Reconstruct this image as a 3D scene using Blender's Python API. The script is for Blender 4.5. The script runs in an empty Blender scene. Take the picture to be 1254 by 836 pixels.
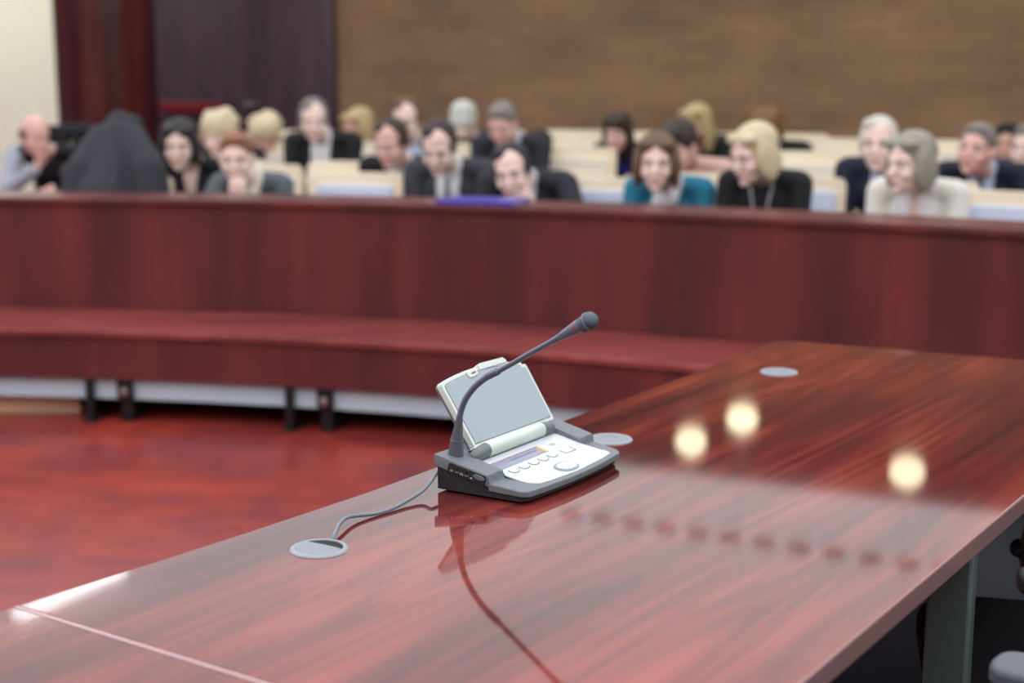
import bpy, bmesh, math, random
from mathutils import Vector, Matrix
from mathutils.bvhtree import BVHTree
random.seed(7)
C = bpy.context.scene.collection
PI = math.pi
sc = bpy.context.scene
# ------------------------------------------------------------------ camera, light, exposure
F, YH, CH = 1800.0, 85.0, 1.48
PITCH = math.atan((418 - YH) / F)
cam_d = bpy.data.cameras.new('camera'); cam = bpy.data.objects.new('camera', cam_d); C.objects.link(cam)
cam.location = (0, 0, CH); cam.rotation_euler = (PI/2 - PITCH, 0, 0)
cam_d.sensor_width = 36; cam_d.lens = 36 * F / 1254
cam_d.dof.use_dof = True; cam_d.dof.focus_distance = 2.53; cam_d.dof.aperture_fstop = 2.3
cam_d.clip_end = 60
sc.camera = cam
sc.view_settings.view_transform = 'Standard'; sc.view_settings.look = 'None'
sc.view_settings.gamma = 1; sc.view_settings.exposure = 0.0; sc.view_settings.use_curve_mapping = False
W = bpy.data.worlds.new('world'); sc.world = W; W.use_nodes = True
W.node_tree.nodes['Background'].inputs[0].default_value = (.8, .85, .9, 1)
W.node_tree.nodes['Background'].inputs[1].default_value = .12
CEIL_L = 1.28            # glow added to the far ceiling rows to imitate a bright ceiling
CEIL_NEAR = 2.2          # stronger glow added to the unseen near rows as fill light
LAMP_L = 4.2
try:
    sc.cycles.use_denoising = True
except Exception: pass

# ------------------------------------------------------------------ geometry of the view (a pixel of the photo -> a point on a real plane)
def ray(x, y):
    u = x - 627; v = y - 418
    return Vector((u, F*math.cos(PITCH) - v*math.sin(PITCH), -(F*math.sin(PITCH) + v*math.cos(PITCH))))
def at_z(x, y, z):
    r = ray(x, y); t = (z - CH)/r.z; return Vector((r.x*t, r.y*t, z))
CC = Vector((-2.88, -1.86))          # centre of the curved furniture
RC = 8.60                            # radius of the counter front
def arc(phi, R, z=0.0): return Vector((CC.x + R*math.sin(phi), CC.y + R*math.cos(phi), z))
def on_row(px, R, py=150):
    r = ray(px, py); k = r.x/r.y; lo, hi = 1.0, 30.0
    for _ in range(50):
        m = (lo+hi)/2
        if math.hypot(k*m - CC.x, m - CC.y) < R: lo = m
        else: hi = m
    return Vector((k*lo, lo, CH + r.z*lo/r.y))

# ------------------------------------------------------------------ materials
def s2l(c):
    c /= 255.0
    return c/12.92 if c <= .04045 else ((c+.055)/1.055)**2.4
def rgb(c): return (s2l(c[0]), s2l(c[1]), s2l(c[2]), 1)
MATS = {}
def mat(name, col, rough=.5, metal=0, spec=.5, var=0.0, vscale=20, bump=0.0, bscale=200, emit=None, estr=0, coat=0, sheen=0):
    if name in MATS: return MATS[name]
    m = bpy.data.materials.new(name); m.use_nodes = True; nt = m.node_tree; b = nt.nodes['Principled BSDF']
    b.inputs['Base Color'].default_value = rgb(col); b.inputs['Roughness'].default_value = rough
    b.inputs['Metallic'].default_value = metal; b.inputs['Specular IOR Level'].default_value = spec
    b.inputs['Coat Weight'].default_value = coat; b.inputs['Sheen Weight'].default_value = sheen
    tc = nt.nodes.new('ShaderNodeTexCoord')
    if var > 0:
        n = nt.nodes.new('ShaderNodeTexNoise'); n.inputs['Scale'].default_value = vscale; n.inputs['Detail'].default_value = 4
        mx = nt.nodes.new('ShaderNodeMix'); mx.data_type = 'RGBA'
        mx.inputs[6].default_value = [v*(1-var) for v in rgb(col)[:3]]+[1]; mx.inputs[7].default_value = [min(1, v*(1+var)) for v in rgb(col)[:3]]+[1]
        nt.links.new(tc.outputs['Object'], n.inputs['Vector']); nt.links.new(n.outputs['Fac'], mx.inputs[0]); nt.links.new(mx.outputs[2], b.inputs['Base Color'])
    if bump > 0:
        n2 = nt.nodes.new('ShaderNodeTexNoise'); n2.inputs['Scale'].default_value = bscale
        bp = nt.nodes.new('ShaderNodeBump'); bp.inputs['Strength'].default_value = bump; bp.inputs['Distance'].default_value = .002
        nt.links.new(tc.outputs['Object'], n2.inputs['Vector']); nt.links.new(n2.outputs['Fac'], bp.inputs['Height']); nt.links.new(bp.outputs['Normal'], b.inputs['Normal'])
    if emit:
        b.inputs['Emission Color'].default_value = rgb(emit); b.inputs['Emission Strength'].default_value = estr
    MATS[name] = m; return m

def wood(name, cols, along=(1, 0, 0), rotz=0.0, scale=(.55, 6, 6), rough=.12, coat=0.0, spec=.5, rings=7.0, contrast=.5, bumps=.0, fine=.35, pos=(.25, .5, .75)):
    """glossy veneer: long streaks plus nested growth-ring lines; cols = dark, mid, light"""
    m = bpy.data.materials.new(name); m.use_nodes = True; nt = m.node_tree; N = nt.nodes; Lk = nt.links; b = N['Principled BSDF']
    tc = N.new('ShaderNodeTexCoord'); mp0 = N.new('ShaderNodeMapping'); mp0.inputs['Rotation'].default_value = (0, 0, -rotz)
    mp = N.new('ShaderNodeMapping'); mp.inputs['Scale'].default_value = scale
    Lk.new(tc.outputs['Object'], mp0.inputs['Vector']); Lk.new(mp0.outputs['Vector'], mp.inputs['Vector'])
    n1 = N.new('ShaderNodeTexNoise'); n1.inputs['Scale'].default_value = 1.0; n1.inputs['Detail'].default_value = 1.0; n1.inputs['Roughness'].default_value = .4
    Lk.new(mp.outputs['Vector'], n1.inputs['Vector'])
    mul = N.new('ShaderNodeMath'); mul.operation = 'MULTIPLY'; mul.inputs[1].default_value = rings; Lk.new(n1.outputs['Fac'], mul.inputs[0])
    fr = N.new('ShaderNodeMath'); fr.operation = 'PINGPONG'; fr.inputs[1].default_value = .5; Lk.new(mul.outputs[0], fr.inputs[0])
    n2 = N.new('ShaderNodeTexNoise'); n2.inputs['Scale'].default_value = 1.0; n2.inputs['Detail'].default_value = 5
    mp2 = N.new('ShaderNodeMapping'); mp2.inputs['Scale'].default_value = (scale[0]*1.6, scale[1]*7, scale[2]*7); mp2.inputs['Location'].default_value = (3.1, 7.7, 1.3)
    Lk.new(mp0.outputs['Vector'], mp2.inputs['Vector']); Lk.new(mp2.outputs['Vector'], n2.inputs['Vector'])
    n3 = N.new('ShaderNodeTexNoise'); n3.inputs['Scale'].default_value = 1.0; n3.inputs['Detail'].default_value = 2
    mp3 = N.new('ShaderNodeMapping'); mp3.inputs['Scale'].default_value = (scale[0]*1.3, scale[1]*.9, scale[2]*.9); mp3.inputs['Location'].default_value = (9.1, 2.7, 5.3)
    Lk.new(mp0.outputs['Vector'], mp3.inputs['Vector']); Lk.new(mp3.outputs['Vector'], n3.inputs['Vector'])
    a1 = N.new('ShaderNodeMath'); a1.operation = 'MULTIPLY_ADD'; a1.inputs[1].default_value = contrast*.7
    Lk.new(fr.outputs[0], a1.inputs[0]); Lk.new(n3.outputs['Fac'], a1.inputs[2])
    a2 = N.new('ShaderNodeMath'); a2.operation = 'MULTIPLY_ADD'; a2.inputs[1].default_value = fine
    Lk.new(n2.outputs['Fac'], a2.inputs[0]); Lk.new(a1.outputs[0], a2.inputs[2])
    a3 = N.new('ShaderNodeMath'); a3.operation = 'SUBTRACT'; a3.inputs[1].default_value = contrast*.175 + fine*.5; Lk.new(a2.outputs[0], a3.inputs[0])
    cr = N.new('ShaderNodeValToRGB'); e = cr.color_ramp.elements
    e[0].position = pos[0]; e[0].color = rgb(cols[0]); e[1].position = pos[2]; e[1].color = rgb(cols[2])
    k = e.new(pos[1]); k.color = rgb(cols[1])
    Lk.new(a3.outputs[0], cr.inputs[0]); Lk.new(cr.outputs[0], b.inputs['Base Color'])
    b.inputs['Roughness'].default_value = rough; b.inputs['Coat Weight'].default_value = coat; b.inputs['Coat Roughness'].default_value = .03
    b.inputs['Specular IOR Level'].default_value = spec
    if bumps:
        bp = N.new('ShaderNodeBump'); bp.inputs['Strength'].default_value = bumps; bp.inputs['Distance'].default_value = .0006
        Lk.new(n2.outputs['Fac'], bp.inputs['Height']); Lk.new(bp.outputs['Normal'], b.inputs['Normal'])
    return m

TA = math.radians(55)     # direction the tables run in
M_table = wood('mahogany_tabletop', ((62, 25, 28), (96, 37, 36), (140, 62, 50)), rotz=TA, scale=(.8, 7.5, 7.5), rough=.055, rings=8, contrast=.34, bumps=.03, fine=.5, spec=.5, pos=(.24, .48, .78))
M_fascia = wood('mahogany_counter_front', ((74, 37, 42), (92, 43, 46), (116, 52, 50)), scale=(3.2, 3.2, .4), rough=.3, rings=3, contrast=.18, fine=.3, spec=.4)
M_bench = wood('mahogany_bench', ((112, 52, 54), (134, 64, 62), (152, 76, 70)), scale=(1.2, 9, 9), rough=.2, rings=4, contrast=.4, fine=.5)
M_pillar = wood('mahogany_pillar', ((50, 20, 26), (68, 25, 30), (96, 38, 36)), scale=(7, 7, .4), rough=.15, rings=3, contrast=.35)
M_door = wood('dark_door_veneer', ((72, 60, 70), (80, 66, 76), (90, 74, 82)), scale=(5, 5, .5), rough=.3, rings=3)
M_chairwood = wood('pale_birch', ((228, 212, 180), (240, 227, 200), (247, 239, 218)), scale=(1, 6, 6), rough=.4, rings=5, contrast=.3)

def floor_mat():
    m = bpy.data.materials.new('red_parquet'); m.use_nodes = True; nt = m.node_tree; N = nt.nodes; Lk = nt.links; b = N['Principled BSDF']
    tc = N.new('ShaderNodeTexCoord'); mp = N.new('ShaderNodeMapping'); mp.inputs['Rotation'].default_value = (0, 0, math.radians(8)); mp.inputs['Scale'].default_value = (1, 1, 1)
    br = N.new('ShaderNodeTexBrick'); br.inputs['Scale'].default_value = 1; br.inputs['Brick Width'].default_value = .42; br.inputs['Row Height'].default_value = .07
    br.inputs['Mortar Size'].default_value = .0012; br.inputs['Color1'].default_value = rgb((108, 38, 38)); br.inputs['Color2'].default_value = rgb((150, 60, 52)); br.inputs['Mortar'].default_value = rgb((70, 16, 16))
    Lk.new(tc.outputs['Object'], mp.inputs['Vector']); Lk.new(mp.outputs['Vector'], br.inputs['Vector'])
    n = N.new('ShaderNodeTexNoise'); n.inputs['Scale'].default_value = 2.2; n.inputs['Detail'].default_value = 6; n.inputs['Roughness'].default_value = .65
    Lk.new(tc.outputs['Object'], n.inputs['Vector'])
    cr = N.new('ShaderNodeValToRGB'); e = cr.color_ramp.elements; e[0].position = .35; e[0].color = rgb((98, 40, 46)); e[1].position = .65; e[1].color = rgb((164, 62, 46))
    Lk.new(n.outputs['Fac'], cr.inputs[0])
    mx = N.new('ShaderNodeMix'); mx.data_type = 'RGBA'; mx.inputs[0].default_value = .62
    Lk.new(br.outputs['Color'], mx.inputs[6]); Lk.new(cr.outputs[0], mx.inputs[7]); Lk.new(mx.outputs[2], b.inputs['Base Color'])
    b.inputs['Roughness'].default_value = .3; b.inputs['Specular IOR Level'].default_value = .35
    return m
def brick_mat():
    m = bpy.data.materials.new('brown_brick'); m.use_nodes = True; nt = m.node_tree; N = nt.nodes; Lk = nt.links; b = N['Principled BSDF']
    tc = N.new('ShaderNodeTexCoord'); mp = N.new('ShaderNodeMapping'); mp.inputs['Rotation'].default_value = (math.radians(90), 0, 0)
    br = N.new('ShaderNodeTexBrick'); br.inputs['Scale'].default_value = 1; br.inputs['Brick Width'].default_value = .25; br.inputs['Row Height'].default_value = .075
    br.inputs['Mortar Size'].default_value = .006; br.inputs['Color1'].default_value = rgb((152, 126, 98)); br.inputs['Color2'].default_value = rgb((164, 134, 104)); br.inputs['Mortar'].default_value = rgb((140, 118, 96))
    Lk.new(tc.outputs['Object'], mp.inputs['Vector']); Lk.new(mp.outputs['Vector'], br.inputs['Vector'])
    n = N.new('ShaderNodeTexNoise'); n.inputs['Scale'].default_value = 1.1; n.inputs['Detail'].default_value = 5
    mp2 = N.new('ShaderNodeMapping'); mp2.inputs['Scale'].default_value = (1, 1, 2.5); Lk.new(tc.outputs['Object'], mp2.inputs['Vector']); Lk.new(mp2.outputs['Vector'], n.inputs['Vector'])
    cr = N.new('ShaderNodeValToRGB'); e = cr.color_ramp.elements; e[0].position = .3; e[0].color = rgb((200, 190, 180)); e[1].position = .7; e[1].color = rgb((255, 244, 230))
    mx = N.new('ShaderNodeMix'); mx.data_type = 'RGBA'; mx.blend_type = 'MULTIPLY'; mx.inputs[0].default_value = .8
    Lk.new(n.outputs['Fac'], cr.inputs[0]); Lk.new(br.outputs['Color'], mx.inputs[6]); Lk.new(cr.outputs[0], mx.inputs[7]); Lk.new(mx.outputs[2], b.inputs['Base Color'])
    bp = N.new('ShaderNodeBump'); bp.inputs['Strength'].default_value = .5; bp.inputs['Distance'].default_value = .008
    Lk.new(br.outputs['Fac'], bp.inputs['Height']); bp.invert = True; Lk.new(bp.outputs['Normal'], b.inputs['Normal'])
    b.inputs['Roughness'].default_value = .85
    return m

# ------------------------------------------------------------------ mesh helpers
def finish(name, bm, m, parent=None, smooth=True, bevel=0, seg=2, sub=0, angle=40):
    me = bpy.data.meshes.new(name); bmesh.ops.recalc_face_normals(bm, faces=bm.faces); bm.to_mesh(me); bm.free()
    for mm in (m if isinstance(m, (list, tuple)) else [m]): me.materials.append(mm)
    o = bpy.data.objects.new(name, me); C.objects.link(o)
    if parent: o.parent = parent
    if smooth:
        for p in me.polygons: p.use_smooth = True
    if bevel:
        md = o.modifiers.new('bevel', 'BEVEL'); md.width = bevel; md.segments = seg; md.limit_method = 'ANGLE'; md.angle_limit = math.radians(35)
    if sub:
        md = o.modifiers.new('sub', 'SUBSURF'); md.levels = sub; md.render_levels = sub
    if smooth and not sub:
        try: me.set_sharp_from_angle(angle=math.radians(angle))
        except Exception: pass
    return o
def tag(o, label, cat, group=None):
    o['label'] = label; o['category'] = cat
    if group: o['group'] = group
    return o
def struct(o): o['kind'] = 'structure'; return o
def empty(name, loc, rz=0, label=None, cat=None, group=None):
    o = bpy.data.objects.new(name, None); C.objects.link(o); o.location = loc; o.rotation_euler = (0, 0, rz); o.empty_display_size = .05
    if label: tag(o, label, cat, group)
    return o
def add_box(bm, c, s, M=None):
    x, y, z = c; a, b_, d = s[0]/2, s[1]/2, s[2]/2
    vs = [Vector((x+i*a, y+j*b_, z+k*d)) for k in (-1, 1) for j in (-1, 1) for i in (-1, 1)]
    if M: vs = [M @ v for v in vs]
    v = [bm.verts.new(p) for p in vs]
    for f in ((0, 2, 3, 1), (4, 5, 7, 6), (0, 1, 5, 4), (2, 6, 7, 3), (0, 4, 6, 2), (1, 3, 7, 5)): bm.faces.new([v[i] for i in f])
def box(name, c, s, m, parent=None, bevel=0, M=None, seg=2):
    bm = bmesh.new(); add_box(bm, c, s, M); return finish(name, bm, m, parent, bevel=bevel, seg=seg)
def prism(bm, pts, z0, z1):
    """extrude a closed 2-D outline (or per-point z functions)"""
    f0 = z0 if callable(z0) else (lambda x, y: z0); f1 = z1 if callable(z1) else (lambda x, y: z1)
    a = [bm.verts.new((x, y, f0(x, y))) for x, y in pts]; b = [bm.verts.new((x, y, f1(x, y))) for x, y in pts]
    n = len(pts); bm.faces.new(a[::-1]); bm.faces.new(b)
    for i in range(n): bm.faces.new((a[i], a[(i+1) % n], b[(i+1) % n], b[i]))
def rounded(pts, r, n=5):
    out = []
    rr = r if isinstance(r, (list, tuple)) else [r]*len(pts)
    for i, p in enumerate(pts):
        p = Vector(p); a = Vector(pts[i-1]); b = Vector(pts[(i+1) % len(pts)])
        if rr[i] <= 0: out.append((p.x, p.y)); continue
        d1 = (a-p); d2 = (b-p); q = min(rr[i], d1.length*.49, d2.length*.49)
        s = p + d1.normalized()*q; e = p + d2.normalized()*q
        for k in range(n+1):
            t = k/n; v = s*(1-t)**2 + p*2*t*(1-t) + e*t*t; out.append((v.x, v.y))
    return out
def frame_of(d):
    d = d.normalized(); u = Vector((0, 0, 1)) if abs(d.z) < .9 else Vector((1, 0, 0))
    a = d.cross(u).normalized(); return a, d.cross(a).normalized()
def add_tube(bm, pts, rads, n=16, cap=True, cyc=False):
    pts = [Vector(p) for p in pts]
    if not isinstance(rads, (list, tuple)): rads = [rads]*len(pts)
    rings = []; a = b = None
    for i, p in enumerate(pts):
        t = (pts[min(i+1, len(pts)-1)] - pts[max(i-1, 0)]).normalized()
        if a is None: a, b = frame_of(t)
        else:
            a = (a - t*a.dot(t)).normalized(); b = t.cross(a)
        rings.append([bm.verts.new(p + (a*math.cos(2*PI*k/n) + b*math.sin(2*PI*k/n))*rads[i]) for k in range(n)])
    for r0, r1 in zip(rings, rings[1:]):
        for k in range(n): bm.faces.new((r0[k], r0[(k+1) % n], r1[(k+1) % n], r1[k]))
    if cap: bm.faces.new(rings[0][::-1]); bm.faces.new(rings[-1])
def add_cap(bm, p0, r0, p1, r1, n=12):
    """tapered capsule"""
    p0 = Vector(p0); p1 = Vector(p1); d = p1-p0; L = d.length
    if L < 1e-6: d = Vector((0, 0, 1)); L = 1e-6
    d = d/L; pts = []; rs = []
    for k in range(1, 5): t = -PI/2 + PI/2*k/4; pts.append(p0 + d*r0*math.sin(t)*1.0); rs.append(max(r0*math.cos(t), .0008))
    pts = [p0 - d*r0] + pts; rs = [.0005] + rs
    for k in range(0, 4): t = PI/2*k/4; pts.append(p1 + d*r1*math.sin(t)); rs.append(r1*math.cos(t))
    pts.append(p1 + d*r1); rs.append(.0005)
    a, b = frame_of(d); rings = []
    for p, r in zip(pts, rs): rings.append([bm.verts.new(p + (a*math.cos(2*PI*k/n) + b*math.sin(2*PI*k/n))*r) for k in range(n)])
    for q0, q1 in zip(rings, rings[1:]):
        for k in range(n): bm.faces.new((q0[k], q0[(k+1) % n], q1[(k+1) % n], q1[k]))
    bm.faces.new(rings[0][::-1]); bm.faces.new(rings[-1])
def add_ell(bm, c, r, M=None, n=16, m=10):
    c = Vector(c); R = M or Matrix.Identity(4); top = None; rings = []
    for i in range(1, m):
        th = PI*i/m
        rings.append([bm.verts.new(R @ (c + Vector((r[0]*math.sin(th)*math.cos(2*PI*k/n), r[1]*math.sin(th)*math.sin(2*PI*k/n), r[2]*math.cos(th))))) for k in range(n)])
    t = bm.verts.new(R @ (c+Vector((0, 0, r[2])))); b = bm.verts.new(R @ (c-Vector((0, 0, r[2]))))
    for r0, r1 in zip(rings, rings[1:]):
        for k in range(n): bm.faces.new((r0[k], r1[k], r1[(k+1) % n], r0[(k+1) % n]))
    for k in range(n): bm.faces.new((t, rings[0][k], rings[0][(k+1) % n])); bm.faces.new((b, rings[-1][(k+1) % n], rings[-1][k]))
def lathe(bm, prof, n=32, M=None):
    rings = []
    for r, z in prof:
        rings.append([bm.verts.new((M or Matrix.Identity(4)) @ Vector((max(r, .0002)*math.cos(2*PI*k/n), max(r, .0002)*math.sin(2*PI*k/n), z))) for k in range(n)])
    for r0, r1 in zip(rings, rings[1:]):
        for k in range(n): bm.faces.new((r0[k], r0[(k+1) % n], r1[(k+1) % n], r1[k]))
    bm.faces.new(rings[0][::-1]); bm.faces.new(rings[-1])
def blob(name, bm, m, parent=None, voxel=.008, it=4):
    """merge overlapping closed shapes into one continuous surface"""
    me = bpy.data.meshes.new('tmp'); bmesh.ops.recalc_face_normals(bm, faces=bm.faces); bm.to_mesh(me); bm.free()
    t = bpy.data.objects.new('tmp', me); C.objects.link(t)
    md = t.modifiers.new('r', 'REMESH'); md.mode = 'VOXEL'; md.voxel_size = voxel
    if it: ms = t.modifiers.new('s', 'SMOOTH'); ms.iterations = it; ms.factor = .5
    dg = bpy.context.evaluated_depsgraph_get(); dg.update()
    out = bpy.data.meshes.new_from_object(t.evaluated_get(dg)); bpy.data.objects.remove(t); bpy.data.meshes.remove(me)
    out.materials.clear(); out.materials.append(m); out.name = name
    for p in out.polygons: p.use_smooth = True
    o = bpy.data.objects.new(name, out); C.objects.link(o)
    if parent: o.parent = parent
    return o

# ------------------------------------------------------------------ the room
WD = math.atan(.5)                                   # the back wall runs this far off the picture plane
def wall_pt(X, off=0.0):                             # point of the back wall, off = metres in front of it
    return Vector((X - off*math.sin(WD), 11.94 - .5*X - off*math.cos(WD)))
RW = Matrix.Rotation(-WD, 4, 'Z')
def wall_box(name, X0, X1, z0, z1, th, off, m, bevel=0, parent=None):
    a = wall_pt(X0, off); b = wall_pt(X1, off); L = (b-a).length; mid = (a+b)/2
    o = box(name, (0, 0, 0), (L, th, z1-z0), m, bevel=bevel)
    nrm = Vector((math.sin(WD), math.cos(WD)))
    o.location = (mid.x + nrm.x*th/2, mid.y + nrm.y*th/2, (z0+z1)/2); o.rotation_euler = (0, 0, -WD)
    return o
M_cream = mat('cream_paint', (248, 252, 232), .8, bump=.1, bscale=60)
M_ceil = mat('white_ceiling_paint', (228, 226, 220), .8, bump=.1, bscale=60)
M_black = mat('black_plastic', (26, 26, 28), .45, bump=.15, bscale=900)
HZ = 3.0
bm = bmesh.new(); add_box(bm, (0, 4.5, -.1), (26, 26, .2)); struct(finish('floor', bm, floor_mat(), smooth=False))
struct(wall_box('wall_back', -1.49, 11.0, 0, HZ+.2, .25, 0, brick_mat()))
struct(wall_box('wall_left', -12.5, -3.25, 0, HZ+.2, .25, 0, M_cream))
bm = bmesh.new(); add_box(bm, (0, 0, 0), (.25, 20, HZ+.2)); o = struct(finish('wall_right', bm, M_cream, smooth=False)); o.location = (8.0, 0, (HZ+.2)/2); o.rotation_euler = (0, 0, -WD)
bm = bmesh.new(); add_box(bm, (0, 0, 0), (20, .25, HZ+.2)); o = struct(finish('wall_front', bm, M_cream, smooth=False)); o.location = (-2, -5.5, (HZ+.2)/2); o.rotation_euler = (0, 0, -WD)
bm = bmesh.new(); add_box(bm, (0, 4.5, HZ+.11), (26, 26, .2)); struct(finish('ceiling', bm, M_ceil, smooth=False))
# double door in its frame
for k, (a, b) in enumerate(((-3.18, -2.42), (-2.37, -1.56))):
    d = struct(wall_box('door_%d' % (k+1), a, b, .01, 2.35, .05, .06, M_door, bevel=.006))
    L = (wall_pt(a)-wall_pt(b)).length
    if k == 0:
        bar = box('push_bar', (.0, -.075, 1.15-1.18), (L*.82, .035, .10), mat('red_push_bar', (128, 20, 40), .35), d, bevel=.012)
        bm = bmesh.new(); add_box(bm, (-L*.36, -.04, -.03), (.03, .06, .06)); add_box(bm, (L*.36, -.04, -.03), (.03, .06, .06)); finish('bar_bracket', bm, mat('brushed_steel', (170, 168, 165), .35, 1), d)
    else:
        bm = bmesh.new(); lathe(bm, [(.03, 0), (.03, .01), (.012, .012), (.012, .05)], 20, Matrix.Translation((-L*.38, -.026, 0)) @ Matrix.Rotation(PI/2, 4, 'X'))
        add_cap(bm, (-L*.38, -.08, 0), .013, (-L*.38+.12, -.08, 0), .011); finish('door_handle', bm, mat('brushed_steel', (170, 168, 165), .35, 1), d)
struct(wall_box('trim_1', -3.25, -3.18, 0, 2.42, .16, .08, M_pillar, bevel=.01))
struct(wall_box('trim_2', -1.56, -1.48, 0, 2.42, .16, .08, M_door, bevel=.01))
struct(wall_box('trim_3', -3.25, -1.48, 2.36, HZ+.1, .22, .02, M_door, bevel=.01))
struct(wall_box('trim_4', -2.42, -2.37, 0, 2.36, .04, .055, M_door))
struct(wall_box('baseboard_back', -1.47, 10.8, 0, .12, .03, .03, M_pillar, bevel=.005))
# mahogany clad pillar: barrel with flat panel faces
bm = bmesh.new(); pts = []
for k in range(48):
    a = 2*PI*k/48; r = .385 + (.012 if (k % 6) else -.004); pts.append((r*math.cos(a), r*math.sin(a)))
prism(bm, pts, 0, HZ+.02); o = finish('pillar', bm, M_pillar, bevel=.004); o.location = (-3.30, 12.15, 0); o['kind'] = 'structure'
bm = bmesh.new(); lathe(bm, [(.45, 0), (.45, .13), (.43, .15)], 48); o = finish('pillar_plinth', bm, M_door); o.parent = bpy.data.objects['pillar']
struct(wall_box('trim_5', -3.50, -3.26, 0, HZ, .10, .10, M_pillar, bevel=.02))

# bright ceiling imitated by added glowing panels; back edge follows the back wall
M_glow = mat('ceiling_fill_glow', (235, 240, 240), .9, emit=(246, 251, 255), estr=CEIL_L)
M_glow2 = mat('unseen_fill_glow', (235, 240, 240), .9, emit=(248, 251, 255), estr=CEIL_NEAR)  # extra fill glow for the unseen panels over the tables
M_alu = mat('brushed_aluminium', (175, 178, 180), .35, 1)
def ceil_pt(a, b):          # a metres along the wall, b metres away from it
    base = wall_pt(.88, .62 + b); e = Vector((math.cos(WD), -math.sin(WD))); return base + e*a
PW = 3.0
for i in range(-3, 3):
    for j in range(4):
        a0, b0 = i*PW, j*PW
        bm = bmesh.new(); q = [ceil_pt(a0+.002, b0+.002), ceil_pt(a0+PW-.002, b0+.002), ceil_pt(a0+PW-.002, b0+PW-.002), ceil_pt(a0+.002, b0+PW-.002)]
        prism(bm, [(p.x, p.y) for p in q], HZ-.02, HZ+.01)
        o = finish('ceiling_glow_panel', bm, M_glow if j < 2 else M_glow2, smooth=False)
        if j < 2: tag(o, 'soft white panel with added glow imitating the bright ceiling above the audience', 'ceiling light', 'added glowing panels imitating the bright ceiling')
        else: tag(o, 'unseen bright fill panel added over the glossy tables', 'ceiling light', 'unseen bright fill panels added over the tables')
# row of small dark round air outlets in the ceiling
A0 = Vector((.40, 9.55)); A1 = Vector((2.60, 8.43))
for k in range(12):
    t = k/11; P = A0.lerp(A1, t)
    v = empty('air_outlet', (P.x, P.y, HZ-.02), 0, 'small dark round air outlet in the line across the bright ceiling', 'air outlet', 'round air outlets in the ceiling')
    bm = bmesh.new(); lathe(bm, [(.075, 0), (.075, -.012), (.062, -.016), (.058, -.004)], 28); finish('rim', bm, M_black, v)
    bm = bmesh.new(); lathe(bm, [(.058, -.006), (.04, -.02), (.015, -.026)], 24); finish('cone', bm, mat('dark_grille', (58, 22, 26), .6), v)
# hanging globe lamps
M_globe = mat('lamp_globe', (255, 250, 230), .3, emit=(255, 244, 200), estr=LAMP_L)
for k, (px, py, Y, lab) in enumerate(((846, 540, 8.8, 'round glowing pendant lamp, leftmost of the three mirrored in the tabletop'), (909, 512, 8.8, 'round glowing pendant lamp mirrored highest up on the tabletop'), (1111, 577, 7.9, 'round glowing pendant lamp mirrored nearest the right table edge'))):
    r = ray(px, py); t = Y/r.y; P = Vector((r.x*t, Y, .02 - r.z*t))
    L = empty('pendant_lamp', P, 0, lab, 'lamp', 'pendant lamps')
    bm = bmesh.new(); add_ell(bm, (0, 0, 0), (.096, .096, .084), None, 28, 18); finish('globe', bm, M_globe, L)
    bm = bmesh.new(); lathe(bm, [(.03, .085), (.03, .11), (.0018, .115), (.0018, HZ-.02-P.z)], 16); finish('stem', bm, M_alu, L)

# long fluorescent fitting that glints on the near corner of the table
def mirror_pt(px, py, z): r = ray(px, py); t = (z-.02)/(-r.z); return Vector((r.x*t, r.y*t, z))
p0 = mirror_pt(20, 757, HZ-.06); p1 = mirror_pt(150, 700, HZ-.06); dd = p1-p0
ft = empty('unseen_batten', (p0+p1)/2, math.atan2(dd.y, dd.x), 'bright fluorescent batten mirrored at the lower left corner of the table', 'ceiling light')
bm = bmesh.new(); add_box(bm, (0, 0, .02), (dd.length, .16, .04)); finish('housing', bm, M_ceil, ft, bevel=.005)
if True:
    bm = bmesh.new(); add_box(bm, (0, 0, -.015), (dd.length-.02, .10, .03)); finish('diffuser', bm, mat('tube_glow', (255, 255, 255), .4, emit=(250, 252, 255), estr=8), ft)

# added unseen batten put in to brighten the cream wall at the far left
w_ = wall_pt(-5.2, 1.0); fb = empty('unseen_batten', (w_.x, w_.y, HZ-.055), -WD, 'added unseen batten brightening the cream wall at the far left', 'ceiling light')
bm = bmesh.new(); add_box(bm, (0, 0, .02), (3.2, .16, .04)); finish('housing', bm, M_ceil, fb, bevel=.005)
bm = bmesh.new(); add_box(bm, (0, 0, -.015), (3.1, .12, .03)); finish('diffuser', bm, mat('wall_fill_glow', (255, 255, 250), .4, emit=(250, 255, 240), estr=11), fb)

# ------------------------------------------------------------------ curved counter and bench
def arc_body(name, prof, p0, p1, n, m, parent=None, bevel=0):
    """sweep a closed (R, z) profile along the arc"""
    bm = bmesh.new(); rings = []
    for k in range(n+1):
        ph = math.radians(p0 + (p1-p0)*k/n); rings.append([bm.verts.new(arc(ph, R, z)) for R, z in prof])
    q = len(prof)
    for a, b in zip(rings, rings[1:]):
        for i in range(q): bm.faces.new((a[i], b[i], b[(i+1) % q], a[(i+1) % q]))
    bm.faces.new(rings[0][::-1]); bm.faces.new(rings[-1])
    return finish(name, bm, m, parent, bevel=bevel, angle=30)
cn = empty('counter', arc(math.radians(12), RC+.2), 0, 'long curved mahogany counter running across the room in front of the audience', 'counter')
def reparent(o, p): o.parent = p; o.matrix_parent_inverse = Matrix.Translation(-Vector(p.location)); return o
reparent(arc_body('front_panel', [(RC, .0), (RC+.03, .0), (RC+.03, .877), (RC, .877)], -16, 46, 80, M_fascia), cn)
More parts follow.
